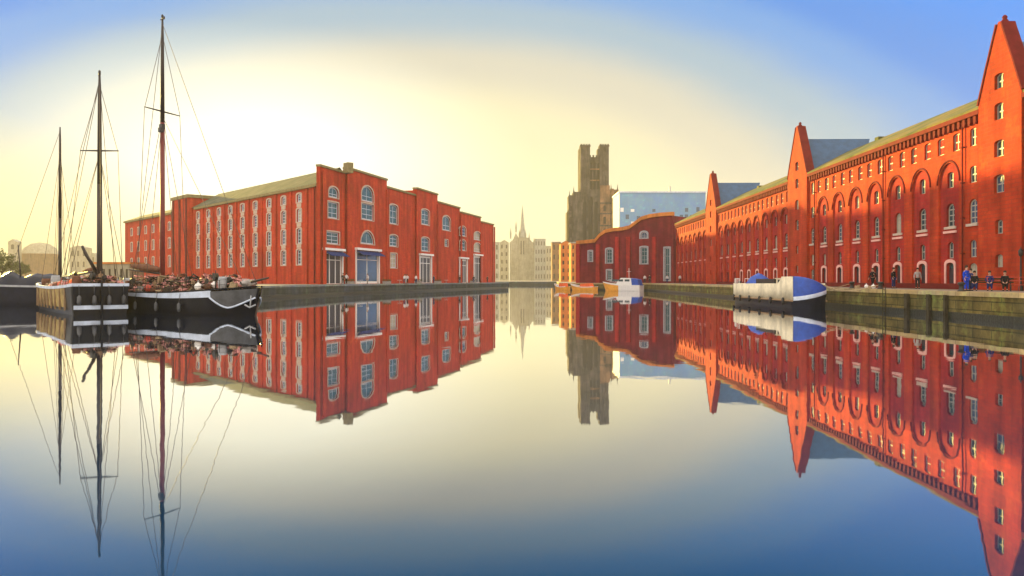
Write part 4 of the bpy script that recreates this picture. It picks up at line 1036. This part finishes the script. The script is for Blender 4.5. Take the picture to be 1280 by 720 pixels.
# ------------------------------------------------------------------ cream barge by the right quay
def cream_barge():
    # stern faces the camera at x = 0; x grows away
    L = 22.6; r = thing('river_barge', (27.0,72.6,0), R(90.5), 'cream-sided river barge with blue canvas stern moored at mossy quay', 'barge')
    mb, hb, sh = hull_mesh(L, 3.1, .95, .95, 1.15, lambda t,j,m: 0, stern=.95, bow_full=3)
    mb.build('hull', M['navy_hull'], r)
    # cream topsides
    c = MB()
    n = 24
    for s in (1,-1):
        for i in range(n):
            t0, t1 = i/n, (i+1)/n
            def P(t, z, o): 
                x = t*L + max(0,t-.6)/.4*.4; return (x, s*(hb(min(t,.985))*(1.0+.004*z)+o), z)
            def top(t): return 2.92 if t < .13 and s > 0 else 2.30-.12*t+.25*max(0,t-.8)
            q = [P(t0,.72,.03),P(t1,.72,.03),P(t1,top(t1),.03),P(t0,top(t0),.03)]; q2 = [(a,b-s*.1,z) for a,b,z in q]
            c.add(q+q2, [(0,1,2,3),(4,5,6,7),(3,2,6,7),(0,1,5,4)], 0, True)
    co = c.build('topsides', M['cream'], r)
    d = MB()
    for i in range(20):
        t0, t1 = i/20*.97, (i+1)/20*.97
        d.add([(t0*L,-hb(t0)*1.03,1.95),(t1*L,-hb(t1)*1.0,1.95),(t1*L,hb(t1)*1.0,1.95),(t0*L,hb(t0)*1.0,1.95)], [(0,1,2,3)])
    d.build('deck', M['canvas_grey'], r)
    s = MB()
    for s_ in (1,-1):
        pts = [((i/24)*L+max(0,i/24-.6), s_*(hb(min(i/24,.985))+.08), .70) for i in range(25)]
        s.tube(pts, .09, 6)
    s.build('rubbing_band', M['deck'], r)
    b = hb(0)+.03; nq = 10
    def Q(q):
        y = b-2*b*q; x = -.05-.75*math.sin(PI*q)**.8*(1 if q < .5 else 1); zb = .72+.62*q**1.3; return x, y, zb, zb+.36, 2.95-.15*q-.75*q*q
    dk = MB(); wb = MB(); cv = MB()
    for i in range(nq):
        A, B = Q(i/nq), Q((i+1)/nq)
        dk.add([(A[0]+.25,A[1]*.96,-.6),(B[0]+.25,B[1]*.96,-.6),(B[0],B[1],B[2]),(A[0],A[1],A[2])], [(0,1,2,3)], 0, True)
        wb.add([(A[0]-.03,A[1],A[2]),(B[0]-.03,B[1],B[2]),(B[0]-.05,B[1],B[3]),(A[0]-.05,A[1],A[3]),(A[0]+.05,A[1],A[3]),(B[0]+.05,B[1],B[3])], [(0,1,2,3),(3,2,5,4)], 0, True)
        n1 = .04*math.sin(i*2.3); n2 = .04*math.sin((i+1)*2.3)
        cv.add([(A[0],A[1],A[3]),(B[0],B[1],B[3]),(B[0]*.9+n2,B[1],B[4]-.15),(A[0]*.9+n1,A[1],A[4]-.15),(A[0]*.6+.1,A[1]*.93,A[4]),(B[0]*.6+.1,B[1]*.93,B[4]),(2.3,B[1]*.9,B[4]+.06),(2.3,A[1]*.9,A[4]+.06)], [(0,1,2,3),(3,2,5,4),(4,5,6,7)], 0, True)
    dk.build('stern', M['navy_hull'], r); wb.build('stern_band', M['paleblue'], r); cv.build('canvas_cover', M['canvas_blue'], r)
    h = MB(); h.box((3.6,-1.0,1.96),(6.0,1.0,2.7)); h.box((3.5,-1.1,2.7),(6.1,1.1,2.78)); ho = h.build('cabin', M['cream'], r)
    g = MB(); [g.box((x,1.001,2.38),(x+.6,1.03,2.62)) for x in (3.8,4.9)]; g.build('window', M['glass'], ho)
    h = MB(); h.box((6.6,-1.0,1.96),(12.3,1.0,2.72)); h.build('hold_cover', M['black'], r)
    # heaped blue tarpaulin
    tp = MB()
    for i in range(10):
        ring = []
        for x in (12.6+.35*i, 12.6+.35*(i+1)):
            hh = 1.25*math.sin(PI*(x-12.5)/3.7)**.8 if 12.5 < x < 16.2 else .05
            ring.append([(x,-1.2,1.97),(x,-.8,2.1+hh*.6),(x,0,2.1+hh+.1*math.sin(x*7)),(x,.8,2.1+hh*.7),(x,1.2,1.97)])
        for k in range(4): tp.add([ring[0][k],ring[1][k],ring[1][k+1],ring[0][k+1]], [(0,1,2,3)], 0, True)
    tp.build('tarpaulin', M['canvas_blue'], r)
    rl = MB()
    for i in range(7):
        x = 17+i*.75; y = hb(x/L)*.95; [rl.tube([(x,s*y,1.9),(x,s*y,2.75)], .025, 5) for s in (1,-1)]
    for s in (1,-1): rl.tube([(17+i*.75, s*hb((17+i*.75)/L)*.95, 2.75) for i in range(7)], .03, 5)
    rl.build('bow_rail', M['white'], r)
    f = MB()
    for i in range(6): x = 2+3.4*i; f.lathe([(0,.9),(.05,.88),(.14,.75),(.15,.35),(.08,.2),(0,.18)], (x, hb(x/L)+.22, .1), 10)
    f.build('fender', M['black'], r)
    # mooring rope to the quay
    o = MB(); o.tube([(27.9,72.8,2.3),(28.9,71,1.7),(29.8,69.5,1.65),(31.3,68.3,2.15)], .05, 6); ob = o.build('mooring_rope', M['rope']); tag(ob, 'pale mooring rope from the cream barge stern to the quay', 'rope')
    o = MB(); o.tube([(28.0,73.2,2.2),(29.3,73.5,1.75),(31.4,74.6,2.2)], .045, 6); ob = o.build('mooring_rope', M['rope']); tag(ob, 'shorter mooring rope beside the blue stern canvas', 'rope')
cream_barge()

def small_boat(a, b, m, label, D_top=None, cab=False, beam=2.6):
    L, rz = frame_of(a, b); r = thing('motor_boat' if cab else 'rowing_boat', (a[0],a[1],0), rz, label, 'boat')
    mb, hb, sh = hull_mesh(L, beam, .9 if not cab else 1.3, .8 if not cab else 1.3, 1.6 if not cab else 2.1, (lambda t,j,mm: 1 if t > .55 else 0) if cab else (lambda t,j,mm: 0), stern=.8)
    mb.build('hull', [M[m], M['yellow']] if cab else M[m], r)
    deck_mb(L, hb, sh, .2).build('deck', M['offwhite'], r); rail_mb(L, hb, sh, -.05, .1, .1).build('gunwale', M['white'], r)
    if cab:
        c = MB(); c.prism([(2,1.2),(L*.68,1.3),(L*.60,2.4),(L*.52,3.1),(2.2,3.0)], -beam*.36, beam*.36); co = c.build('cabin', M['white'], r)
        g = MB(); [g.box((x,s*beam*.362-.01,2.25),(x+1.2,s*beam*.362+.01,2.75)) for x in (2.6,4.2,5.8) for s in (1,-1)]; g.build('window', M['glass'], co)
        m_ = MB(); m_.tube([(L*.35,0,3),(L*.35,0,5.4)], .05, 6); m_.tube([(L*.35-.5,0,4.6),(L*.35+.5,0,4.6)], .03, 5); m_.build('aerial', M['white'], r)
        c = MB(); c.prism([(.2,1.2),(2,1.2),(2.2,3.0),(.6,2.7)], -beam*.38, beam*.38); c.build('canvas_cover', M['canvas_blue'], r)
        rl = MB(); rl.tube([(L*.62+i*L*.05, hb(.62+.05*i)*.9, sh(.62+.05*i)+.6) for i in range(7)], .03, 5); rl.tube([(L*.62+i*L*.05, -hb(.62+.05*i)*.9, sh(.62+.05*i)+.6) for i in range(7)], .03, 5)
        rl.build('bow_rail', M['white'], r)
    else:
        s = MB(); [s.box((L*q,-hb(q)*.9,.62),(L*q+.35,hb(q)*.9,.7)) for q in (.2,.45,.68)]; s.build('thwart', M['deck'], r)
        c = MB(); c.prism([(L*.12,.7),(L*.62,.75),(L*.56,1.7),(L*.2,1.8)], -beam*.32, beam*.32); c.build('canvas_cover', M['orange'], r)
    return r
small_boat((30.6,188.5),(22.6,193), 'white', 'white cabin cruiser with yellow bow below the wavy-roofed building', cab=True, beam=3.6)
small_boat((20.8,199),(15.3,203), 'yellow', 'larger orange-yellow open boat near the sunlit-toned ochre buildings', beam=3.0)
small_boat((14.3,205),(11.5,208), 'yellow', 'smaller yellow open boat, farthest along the right quay', beam=2.4)

# ------------------------------------------------------------------ people
_pm = {}
def skin_mesh(name, nodes, edges, levels=1):
    bm = bmesh.new(); sk = bm.verts.layers.skin.verify(); vs = []
    for i, (p, r_) in enumerate(nodes):
        v = bm.verts.new(p); v[sk].radius = (r_, r_) if not hasattr(r_, '__len__') else r_; v[sk].use_root = (i == 0); vs.append(v)
    for a, b in edges: bm.edges.new((vs[a], vs[b]))
    me = bpy.data.meshes.new(name+'_src'); bm.to_mesh(me); bm.free()
    o = bpy.data.objects.new(name+'_src', me); COL.objects.link(o)
    o.modifiers.new('s', 'SKIN'); m = o.modifiers.new('u', 'SUBSURF'); m.levels = levels; m.render_levels = levels
    dg = bpy.context.evaluated_depsgraph_get(); dg.update()
    out = bpy.data.meshes.new_from_object(o.evaluated_get(dg)); out.name = name
    bpy.data.objects.remove(o); out.polygons.foreach_set('use_smooth', [True]*len(out.polygons)); return out
def person_data(pose):
    if pose in _pm: return _pm[pose]
    if pose == 'sit':
        hip = (0,0,.50); kn = [(s*.11,-.42,.50) for s in (1,-1)]; an = [(s*.12,-.44,.09) for s in (1,-1)]; toe = [(s*.13,-.60,.04) for s in (1,-1)]
        sp = (0,.02,.75); ch = (0,0,.98); nk = (0,-.01,1.12); hd = (0,-.03,1.27); shs = [(s*.18,0,1.02) for s in (1,-1)]; el = [(s*.24,-.12,.76) for s in (1,-1)]; wr = [(s*.12,-.36,.62) for s in (1,-1)]
    else:
        st = .16 if pose == 'walk' else .03
        hip = (0,0,.92); kn = [(.10,-st*.7,.50),(-.10,st*.4,.50)]; an = [(.11,-st,.09),(-.11,st,.10)]; toe = [(.12,-st-.17,.04),(-.12,st-.15,.04)]
        sp = (0,.01,1.15); ch = (0,0,1.37); nk = (0,-.01,1.50); hd = (0,-.03,1.64); shs = [(s*.19,0,1.42) for s in (1,-1)]; el = [(.26,.04+st*.4,1.14),(-.26,.04-st*.5,1.14)]; wr = [(.27,-.06+st*.5,.90),(-.27,-.06-st*.8,.90)]
    nodes = [(hip,.13),(sp,.115),(ch,.14),(nk,.055),(hd,(.085,.10)),((hd[0],hd[1],hd[2]+.10),(.07,.08))]; edges = [(0,1),(1,2),(2,3),(3,4),(4,5)]
    def A(p, r_): nodes.append((p, r_)); return len(nodes)-1
    for i in (0,1):
        s = 1 if i == 0 else -1
        hj = A((s*.09,hip[1],hip[2]-.05),.09); k = A(kn[i],.058); a = A(an[i],.042); t = A(toe[i],.04); edges += [(0,hj),(hj,k),(k,a),(a,t)]
        sh_ = A(shs[i],.062); e = A(el[i],.042); w = A(wr[i],.028); edges += [(2,sh_),(sh_,e),(e,w)]
        d = (Vector(wr[i])-Vector(el[i])).normalized(); sd = Vector((1,0,0)) if pose == 'sit' else Vector((0,1,0))
        palm = Vector(wr[i])+d*.07; p = A(tuple(palm),(.034,.02)); edges.append((w,p))
        for j, off in enumerate((-.03,-.01,.01,.03)):
            ln = (.06,.075,.08,.065)[j]; f1 = A(tuple(palm+sd*off+d*.045),.009); f2 = A(tuple(palm+sd*off+d*(.045+ln*.7)+Vector((-s*.012,0,-.008))),.008); edges += [(p,f1),(f1,f2)]
        th = A(tuple(palm-sd*.045*1+d*.0),.010); th2 = A(tuple(palm-sd*.06+d*.035),.009); edges += [(w,th),(th,th2)]
    nose = A((hd[0],hd[1]-.115,hd[2]+.02),.014); edges.append((4,nose))
    for s in (1,-1): er = A((s*.095,hd[1]+.01,hd[2]+.02),.018); edges.append((4,er))
    body = skin_mesh('person', nodes, edges); body.materials.append(M['skin'])
    jn = [(sp,.155),(ch,.175),((nk[0],nk[1],nk[2]-.05),.08),((hip[0],hip[1],hip[2]+.04),.165)]; je = [(0,1),(1,2),(0,3)]
    for i in (0,1):
        o = len(jn); jn += [(shs[i],.088),(el[i],.066),(tuple(Vector(el[i]).lerp(Vector(wr[i]),.9)),.05)]; je += [(1,o),(o,o+1),(o+1,o+2)]
    jack = skin_mesh('jacket', jn, je)
    tn = [((hip[0],hip[1],hip[2]),.155)]; te = []
    for i in (0,1):
        s = 1 if i == 0 else -1; o = len(tn); tn += [((s*.095,hip[1]-(.05 if pose=='sit' else 0),hip[2]-.06),.105),(kn[i],.082),(tuple(Vector(kn[i]).lerp(Vector(an[i]),.95)),.062)]; te += [(0,o),(o,o+1),(o+1,o+2)]
    trou = skin_mesh('trousers', tn, te)
    hb_ = MB(); n = 12
    hb_.lathe([(0,.135),(.06,.125),(.10,.08),(.115,.02),(.11,-.04),(.09,-.07)], (hd[0],hd[1]+.03,hd[2]+.07), n, sx=.92, sy=1.0); hair = hb_.mesh('hair', M['hair'])
    sb = MB()
    for i in (0,1):
        a, t = Vector(an[i]), Vector(toe[i]); sb.box((a.x-.05, t.y-.02, .0), (a.x+.05, a.y+.06, .085))
    shoe = sb.mesh('shoes', M['cloth_black'])
    eb = MB(); [eb.box((s*.035-.012,hd[1]-.108,hd[2]+.045),(s*.035+.012,hd[1]-.098,hd[2]+.057)) for s in (1,-1)]; eb.box((-.025,hd[1]-.106,hd[2]-.035),(.025,hd[1]-.096,hd[2]-.027)); eyes = eb.mesh('face_features', M['hair'])
    _pm[pose] = (body, jack, trou, hair, shoe, eyes); return _pm[pose]
def person(x, y, z, face, pose, jm, tm, label, group=None, scale=1.):
    body, jack, trou, hair, shoe, eyes = person_data(pose)
    o = link(body, 'person', None, (x,y,z)); o.rotation_euler = (0,0,face); o.scale = (scale,)*3; tag(o, label, 'person', group)
    for me, nm, m in ((jack,'jacket',jm),(trou,'trousers',tm)):
        me2 = _pm.get((me.name,m))
        if me2 is None: me2 = me.copy(); me2.name = nm; me2.materials.clear(); me2.materials.append(M[m]); _pm[(me.name,m)] = me2
        link(me2, nm, o)
    link(hair, 'hair', o); link(shoe, 'shoes', o); link(eyes, 'face_features', o)
    return o
GZ = G+.0
def at(px, D): return wpx(px, D), D
def qperson(px, D, face, pose, jm, tm, label, dz=0., scale=1.05, group=None):
    x, y = at(px, D); return person(x, y, GZ+dz, face, pose, jm, tm, label, group, scale)
qperson(1091, 80.5, R(-60), 'walk', 'cloth_black', 'cloth_black', 'person in black walking by the brick wall, farthest left along the quay', scale=1.1)
qperson(1117, 77, R(30), 'stand', 'cloth_black', 'cloth_navy', 'person in black jacket and navy trousers standing left of the middle doorway', scale=1.1)
qperson(1147, 73, R(-20), 'stand', 'canvas_grey', 'cloth_black', 'person in grey top and black trousers standing before a doorway', scale=1.05)
qperson(1208, 58.5, R(20), 'stand', 'cloth_blue', 'cloth_blue', 'person in bright blue coat standing on the mossy quay edge', scale=1.02)
qperson(1213.5, 59.4, R(-70), 'stand', 'cloth_navy', 'cloth_navy', 'person in dark navy clothes standing just behind the bright blue coat', scale=.9)
# bench with three sitters
def bench(px, D, rz, label):
    x, y = at(px, D); r = thing('bench', (x,y,GZ), rz, label, 'bench')
    s = MB(); [s.box((-1.5,-.2+.12*k,.42),(1.5,-.11+.12*k,.46)) for k in range(4)]; s.build('seat', M['timber'], r)
    s = MB(); [s.box((-1.5,.28,.58+.13*k),(1.5,.32,.68+.13*k)) for k in range(3)]; s.build('backrest', M['timber'], r)
    for q in (-1.3,1.3):
        l = MB(); l.box((q-.04,-.18,0),(q+.04,-.12,.42)); l.box((q-.04,.24,0),(q+.04,.30,.95)); l.box((q-.035,-.12,.34),(q+.035,.24,.40)); l.build('leg', M['black'], r)
    return r
BD = 58.2
bench(1237, BD, R(-30), 'dark timber bench holding the three seated people')
bx, by = at(1237, BD); ca, sa = math.cos(R(-30)), math.sin(R(-30))
for k, (q, jm, tm, lb) in enumerate(((-.95,'cloth_black','cloth_navy','seated person in black jacket and navy trousers, left on the bench'),(0,'cloth_navy','cloth_navy','seated person in navy blue, middle of the bench'),(.95,'cloth_black','cloth_black','seated person all in black, right on the bench'))):
    person(bx+q*ca, by+q*sa, GZ+.02, R(-30), 'sit', jm, tm, lb)
def red_railing():
    x, y = at(1262, 57.6); r = thing('railing', (x,y,GZ), R(-25), 'low red metal railing on the quay at the right edge', 'railing')
    p = MB(); [p.tube([(-1.4,0,z),(1.6,0,z)], .03, 6) for z in (.45,.75,1.0)]; p.build('rail', M['red'], r)
    for q in (-1.4,-.4,.6,1.6): s = MB(); s.tube([(q,0,0),(q,0,1.02)], .035, 6); s.build('post', M['red'], r)
red_railing()
def lamp_post(px, D, h, label):
    x, y = at(px, D); r = thing('lamp_post', (x,y,GZ), 0, label, 'lamp post')
    p = MB(); p.lathe([(.16,0),(.16,.3),(.08,.45),(.06,h-.4),(.05,h)], n=10); p.build('pole', M['black'], r)
    p = MB(); p.lathe([(.05,0),(.16,.1),(.20,.45),(.05,.6),(.02,.75)], (0,0,h), 6); p.build('lantern', M['black'], r)
lamp_post(1276, 58.6, 2.5, 'short black lamp post at the right edge of the quay')
def bollard(x, y, label, group='iron bollards along the right quay edge'):
    r = bpy.data.objects.new('bollard', BOL); COL.objects.link(r); r.location = (x,y,GZ); tag(r, label, 'bollard', group)
b = MB(); b.lathe([(.28,0),(.28,.06),(.17,.12),(.15,.42),(.24,.52),(.25,.60),(.14,.66),(0,.67)], n=16); BOL = b.mesh('bollard', M['black'])
bollard(31.4,68.2,'black iron bollard holding the longer rope of the cream barge'); bollard(31.7,74.6,'black iron bollard holding the shorter rope of the cream barge'); bollard(31.4,90,'black iron bollard beside the middle of the cream barge'); bollard(31.9,112,'black iron bollard beyond the bow of the cream barge'); bollard(30.9,55,'black iron bollard nearest the right edge of the quay')
# timber fenders and ladder on the quay face
for i, (D, w, lb) in enumerate(((58.6,.35,'dark vertical timber fender below the blue-coated person'),(56.2,.25,'slim dark timber fender right of the blue-coated person'),(62.0,.45,'wide dark timber fender on the mossy quay wall, left of the others'))):
    X = 29.5+.0205*D; m_ = MB(); m_.box((-.3,-w/2,-1),(-.06,w/2,1.55)); m_.box((-.34,-w/2-.05,1.2),(-.05,w/2+.05,1.3)); o = m_.build('timber_fender', M['timber']); o.location = (X, D, 0); tag(o, lb, 'fender', 'timber fenders on the quay wall')
def ladder():
    r = thing('ladder', (29.5+.0205*66, 66, 0), R(90), 'rusty iron ladder down the mossy quay wall', 'ladder')
    m_ = MB(); [m_.tube([(q,.16,-.5),(q,.16,2.1)], .035, 6) for q in (-.25,.25)]; m_.build('stile', M['timber'], r)
    m_ = MB(); [m_.tube([(-.25,.16,z),(.25,.16,z)], .025, 6) for z in [i*.3-.3 for i in range(8)]]; m_.build('rung', M['timber'], r)
ladder()
# mooring tackle on the quay right of the barge: rope coils and white chain
rnd = random.Random(9)
for i, (px, D, k, lb) in enumerate(((1040,76,0,'pale rope coil on the quay just right of the cream barge'),(1056,74,1,'white float on the quay between rope coils'),(1066,73,0,'pale rope coil on the quay beside the white float'),(1074,72.5,1,'white float farthest right in the mooring tackle'))):
    x, y = at(px, D); me = GP['rope_coil'][0][0] if k == 0 else GP['buoy'][1][0]
    o = link(me, 'rope_coil' if k == 0 else 'buoy', None, (max(x, 31.6+.02*D-.3), y, GZ+.01)); o.scale = (.75,)*3; tag(o, lb, 'rope coil' if k == 0 else 'buoy')




# people and tables on the left quay and by the wavy-roofed building
LFp = Facade(C0, RE)
def left_quay_pt(px, off):
    u = LFp.u(px); n = Vector((LFp.d.y, -LFp.d.x)); p = LFp.P0+LFp.d*u+n*off; return p.x, p.y
for px, jm, tm, pose, lb in ((412,'cloth_black','cloth_black','stand','person in black at the left white doorway of the corner warehouse'),
        (420,'cloth_white','cloth_black','walk','person in white top and black trousers at the left white doorway'),
        (440,'cloth_white','canvas_grey','stand','person in white top standing left of the blue glass door'),
        (488,'cloth_white','cloth_navy','walk','person in white top at the left of the white group under the third windows'),
        (493,'cloth_white','cloth_white','stand','person all in white in the group under the third windows'),
        (498,'cloth_white','cloth_black','walk','person in white and black in the group under the third windows'),
        (503,'cloth_white','cloth_navy','stand','person in white top at the right of the group under the third windows'),
        (529,'cloth_navy','cloth_navy','stand','person in navy at the fourth column doorway of the corner warehouse'),
        (578,'cloth_black','cloth_navy','walk','person in black top near the sixth column doorway'),
        (596,'cloth_black','cloth_black','stand','person all in black near the last doorway of the corner warehouse'),
        (560,'cloth_black','cloth_navy','walk','person in black walking between the fifth and sixth columns')):
    x, y = left_quay_pt(px, 2.2 + (px % 3)*.6); person(x, y, GZ, R(rnd.uniform(-60,60)), pose, jm, tm, lb, None, 1.15)
def cafe_table(x, y, label):
    r = thing('cafe_table', (x,y,GZ), 0, label, 'table', 'round tables outside the corner warehouse')
    t = MB(); t.lathe([(0,.78),(.55,.78),(.55,.73),(0,.73)], n=14); t.build('tabletop', M['white'], r)
    t = MB(); t.lathe([(.28,0),(.28,.04),(.04,.08),(.04,.73)], n=10); t.build('leg', M['greypaint'], r)
    c = MB(); c.lathe([(0,2.9),(.7,2.65),(1.3,2.3),(1.3,2.24),(.7,2.58),(0,2.82)], n=8); 
for px, lb in ((434,'round white table between the two white doorways'),(485,'round white table left of the white group'),(508,'round white table right of the white group'),(545,'round white table between the fourth and fifth window columns')):
    x, y = left_quay_pt(px, 2.8); cafe_table(x, y, lb)
def planter(x, y, label, seed):
    rn = random.Random(seed); r = thing('planter', (x,y,GZ), 0, label, 'planter', 'planters along the left quay')
    p = MB(); p.box((-.9,-.3,0),(.9,.3,.5)); p.box((-.95,-.35,.5),(.95,.35,.56)); p.build('tub', M['canvas_grey'], r)
    c = MB()
    for k in range(160):
        q = Vector((rn.uniform(-.9,.9), rn.uniform(-.35,.35), .55+rn.random()*.45)); n = Vector((rn.gauss(0,1),rn.gauss(0,1),rn.gauss(0,1))).normalized(); e = n.orthogonal().normalized(); f = n.cross(e); s = .09
        c.add([q-e*s,q+f*s*.6,q+e*s,q-f*s*.6], [(0,1,2,3)])
    me = bpy.data.meshes.new('foliage'); me.from_pydata(c.v, [], c.f); me.materials.append(M['leaf']); link(me, 'foliage', r)
for i, (px, lb) in enumerate(((428,'planter just right of the left white doorway'),(475,'planter right of the blue glass door'),(515,'planter left of the fourth column doorway'),(540,'planter right of the fourth column doorway'),(585,'planter between the last two doorways'))):
    x, y = left_quay_pt(px, 1.6); planter(x, y, lb, i)
for px, D, jm, tm, lb in ((806,203,'cloth_white','cloth_black','person in white top near the tall window of the wavy-roofed building'),(812,202,'cloth_black','cloth_black','person in black above the cabin cruiser'),(834,203,'cloth_white','cloth_navy','person in white top before the pale tall door'),(850,190,'cloth_white','cloth_black','person in white top at the far end of the arcaded warehouse')):
    x, y = at(px, D); person(x, y, GZ, R(rnd.uniform(-40,40)), 'stand', jm, tm, lb, None, 1.2)

# ------------------------------------------------------------------ air
def haze():
    b = MB(); b.box((-895,-78,-1.5),(895,1290,130)); o = b.build('haze', []) if False else None
    me = b.mesh('haze', []); m = bpy.data.materials.new('haze'); m.use_nodes = True; nt = m.node_tree; nt.nodes.clear()
    out = nt.nodes.new('ShaderNodeOutputMaterial'); v = nt.nodes.new('ShaderNodeVolumePrincipled')
    v.inputs['Color'].default_value = (1,.96,.82,1); v.inputs['Density'].default_value = HAZE; v.inputs['Anisotropy'].default_value = .05
    nt.links.new(v.outputs[0], out.inputs['Volume']); me.materials.clear(); me.materials.append(m)
    o = link(me, 'haze'); tag(o, kind='stuff')
HAZE = .00017
haze()

# ------------------------------------------------------------------ sky and sun
AZ, EL = -35., 6.6
def world():
    w = bpy.data.worlds.new('World'); SC.world = w; w.use_nodes = True; nt = w.node_tree; N = nt.nodes; L = nt.links; N.clear()
    out = N.new('ShaderNodeOutputWorld'); bg = N.new('ShaderNodeBackground'); L.new(bg.outputs[0], out.inputs[0])
    sky = N.new('ShaderNodeTexSky'); sky.sky_type = 'NISHITA'; sky.sun_disc = False; sky.sun_elevation = R(EL); sky.sun_rotation = R(AZ); sky.air_density = 1.2; sky.dust_density = 3; sky.ozone_density = 2
    tc = N.new('ShaderNodeTexCoord'); sp = N.new('ShaderNodeSeparateXYZ'); L.new(tc.outputs['Generated'], sp.inputs[0])
    def mth(op, a, b=None, c=None):
        n = N.new('ShaderNodeMath'); n.operation = op
        for i, v in enumerate((a, b, c)):
            if v is None: continue
            if isinstance(v, (int, float)): n.inputs[i].default_value = v
            else: L.new(v, n.inputs[i])
        return n.outputs[0]
    az = mth('ARCTAN2', sp.outputs[0], sp.outputs[1]); el = mth('ARCSINE', sp.outputs[2])
    def dist(a0, e0, ra, re):
        x = mth('DIVIDE', mth('SUBTRACT', az, R(a0)), R(ra)); y = mth('DIVIDE', mth('SUBTRACT', el, R(e0)), R(re))
        return mth('SQRT', mth('ADD', mth('MULTIPLY', x, x), mth('MULTIPLY', y, y)))
    def ramp(fac, stops):
        n = N.new('ShaderNodeValToRGB'); n.color_ramp.interpolation = 'EASE'; e = n.color_ramp.elements
        while len(e) < len(stops): e.new(.5)
        for q, (p, c) in zip(e, stops): q.position = p; q.color = (*c, 1)
        L.new(fac, n.inputs[0]); return n.outputs[0]
    def mix(f, a, b, mode='MIX'):
        n = N.new('ShaderNodeMix'); n.data_type = 'RGBA'; n.blend_type = mode; n.clamp_factor = True
        if isinstance(f, float): n.inputs[0].default_value = f
        else: L.new(f, n.inputs[0])
        for s, v in ((6,a),(7,b)):
            if isinstance(v, tuple): n.inputs[s].default_value = (*v, 1)
            else: L.new(v, n.inputs[s])
        return n.outputs[2]
    # soft, uneven thin cloud so the gradient is not mathematically clean
    mp = N.new('ShaderNodeMapping'); mp.inputs['Scale'].default_value = (1,1,4); L.new(tc.outputs['Generated'], mp.inputs[0])
    ns = N.new('ShaderNodeTexNoise'); ns.inputs['Scale'].default_value = 2.2; ns.inputs['Detail'].default_value = 5; L.new(mp.outputs[0], ns.inputs['Vector'])
    wob = mth('MULTIPLY', mth('SUBTRACT', ns.outputs['Fac'], .5), .12)
    d = mth('ADD', dist(-5, 4, 36, 17.6), wob)
    base = ramp(mth('DIVIDE', d, 2.0), SKY_STOPS)
    glow = mth('SUBTRACT', 1., mth('MINIMUM', 1., dist(-17, 8, 19, 9.5)))
    c = mix(mth('MINIMUM', 1., mth('MULTIPLY', mth('POWER', glow, 1.4), 1.7)), base, (1.12,1.1,.88))
    yl = mth('MULTIPLY', mth('SUBTRACT', 1., mth('MINIMUM', 1., dist(-40, 0, 20, 11))), 1.3)
    c = mix(yl, c, (1.0,.86,.30))
    c = mix(.0015, c, sky.outputs[0])
    L.new(c, bg.inputs[0]); bg.inputs[1].default_value = SKY_STR
SKY_STOPS = [(0,(.86,.81,.48)),(.22,(.76,.70,.46)),(.32,(.58,.56,.46)),(.41,(.30,.43,.54)),(.485,(.12,.32,.68)),(.53,(.04,.24,.70)),(.62,(.02,.25,.80)),(.74,(.50,.56,.75)),(.88,(1.2,1.06,.94)),(1.,(1.5,1.34,1.15))]
SKY_STR = .38
world()
sd = bpy.data.lights.new('sun', 'SUN'); sd.energy = 5; sd.angle = R(.8); sd.color = (1.,.72,.16)
so = bpy.data.objects.new('sun', sd); COL.objects.link(so); so.rotation_euler = (R(90-EL), 0, R(180-AZ)) ; so.location = (-60,80,60)
dirv = Vector((math.sin(R(AZ))*math.cos(R(EL)), math.cos(R(AZ))*math.cos(R(EL)), math.sin(R(EL))))
so.rotation_euler = dirv.to_track_quat('Z','Y').to_euler()

cam = bpy.data.cameras.new('camera'); co = bpy.data.objects.new('camera', cam); COL.objects.link(co)
cam.sensor_width = 36; cam.lens = F/1280*36; cam.shift_y = -(360-HY)/1280; cam.clip_end = 5000; cam.clip_start = .1
co.location = (0,0,H); co.rotation_euler = (R(90),0,0); SC.camera = co
SC.view_settings.view_transform = 'Standard'; SC.view_settings.look = 'None'; SC.view_settings.exposure = 1.65; SC.view_settings.gamma = 1
SC.render.engine = 'CYCLES'; SC.cycles.use_denoising = True; SC.cycles.max_bounces = 6; SC.cycles.volume_bounces = 1
